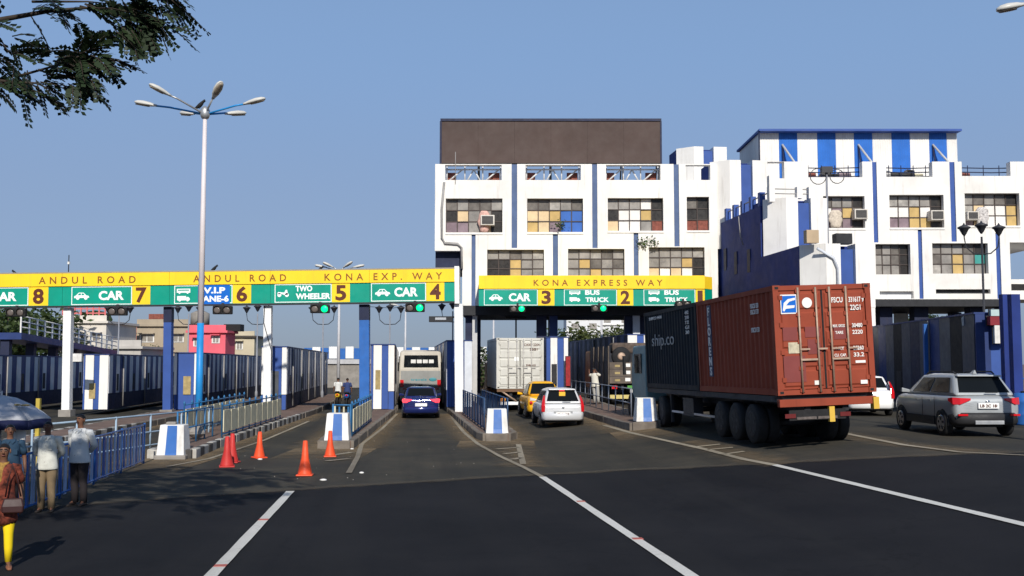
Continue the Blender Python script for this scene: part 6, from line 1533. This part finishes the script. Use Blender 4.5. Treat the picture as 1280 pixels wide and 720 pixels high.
MB().box(-.045, .045, -.045, .045, 0, W(47, 498, 25).z).build('shaft', M('dull yellow paint', (.48, .36, .06), .6, streak=.3), pp); MB().box(-.07, .07, -.07, .07, 0, .1).build('foot', concrete, pp)
# concrete lumps and a planter on the left island
for i, (x, y, s, lb) in enumerate(((-9.6, 30.2, .32, 'broken grey concrete lump on the left island near the chipped block'), (-9.5, 31.8, .26, 'small concrete lump on the left island by the lamp post foot'))):
    rs = []; r2 = random.Random(i)
    for k in range(6):
        q = math.sin(math.pi * (k + .3) / 6); rs.append([(s * q * math.cos(u) * r2.uniform(.8, 1.15), s * q * math.sin(u) * r2.uniform(.8, 1.15), IH + s * 1.5 * k / 5) for u in (math.tau * j / 9 for j in range(9))])
    tag(MB().rings(rs, smooth=False).build('concrete_lump', concrete, loc=(x, y, 0)), lb, 'rubble')
# red lane board right of the striped booth end, meter box on the gantry post, lane arms by the right booths
for px, py, Y, w_, h_, mm, lb in ((710, 464, 57.5, .24, 1.6, M('dull red board', (.30, .015, .02), .5, var=.4, vs=6), 'narrow red lane board beside the striped booth end'), (97, 447, 49.8, .42, .38, dirty_white, 'small white meter box on the white gantry post'), (1246, 401, 36.2, .62, .30, M('dark red sign board', (.22, .02, .03), .5), 'dark red board on the big navy booth end'), (1245, 391, 36.2, .40, .22, M('pale teal box', (.45, .58, .58), .5), 'pale box above the dark red board at right'), (1249, 418, 36.2, .36, .62, dirty_white, 'peeling pale notice under the dark red board')):
    c = W(px, py, Y); t = thing('sign_board' if 'board' in lb else 'wall_box', lb, 'board' if 'board' in lb else 'box', c, 0)
    MB().box(-w_ / 2, w_ / 2, -.06, .06, -h_ / 2, h_ / 2).build('face', mm, t); MB().box(-w_ / 2 - .03, w_ / 2 + .03, .065, .10, -h_ / 2 - .03, h_ / 2 + .03).build('back_frame', dark, t)
    if Y > 55: MB().box(-.08, .08, .1, .2, -c.z + gz(c.x, Y), h_ / 2).build('post', dark, t)
for px, Y, m_, lb in ((1268, 33.5, blue_paint, 'tall blue post at the right edge behind the grey car'), (1257, 35.0, blue, 'blue booth post left of the tall blue post')):
    x = W(px, 400, Y).x; t = thing('booth_post', lb, 'post', (x, Y, .6), 0); m_ = deep_blue
    MB().box(-.14, .14, -.14, .14, 0, W(0, 368, Y).z - .6).build('shaft', m_, t); MB().box(-.22, .22, -.22, .22, 0, .3).build('foot', concrete, t)
p_ = W(1158, 470, 41.5); t = thing('booth_post', 'slim bright blue post against the dark navy booth wall', 'post', (p_.x, 41.5, .6), 0)
MB().box(-.07, .07, -.07, .07, 0, W(1158, 405, 41.5).z - .6).build('shaft', blue_paint, t); MB().box(-.12, .12, -.12, .12, 0, .2).build('foot', concrete, t)
for k_, (px, py, h_) in enumerate(((1206, 400, .42), (1211, 428, .55), (1213, 452, .35))):
    c = W(px, py, 37.6); t = tag(MB().prism([(-.09, -h_ / 2), (.07, -h_ / 2 + .05), (.10, h_ / 2 - .08), (.02, h_ / 2), (-.11, h_ / 2 - .15)], -.015, .015, 'y').build('torn_notice', dirty_white, loc=c), ('topmost torn pale notice by the navy booth corner', 'middle torn pale notice by the navy booth corner', 'lowest torn pale notice by the navy booth corner')[k_], 'notice', 'torn notices on the navy booth')
railing('blue railing behind the grey car at the right booth', [(15.6, 35.2), (17.3, 34.9)], 1.2, blue_paint, .25, .42, (1.0, .55), finial=True)
# two wheeled carts and a tank at the right edge
t = thing('water_drum', 'blue plastic drum at the right edge beyond the grey car', 'drum', (W(1278, 460, 33).x, 33, .6), 0)
MB().lathe([(.28, 0), (.3, .05), (.3, .3), (.31, .33), (.3, .36), (.3, .7), (.31, .73), (.3, .76), (.28, .98), (.2, 1.0)], n=18).build('drum_body', blue_paint, t); MB().lathe([(.08, 1.0), (.08, 1.05), (.01, 1.06)], n=12).build('cap', black, t)
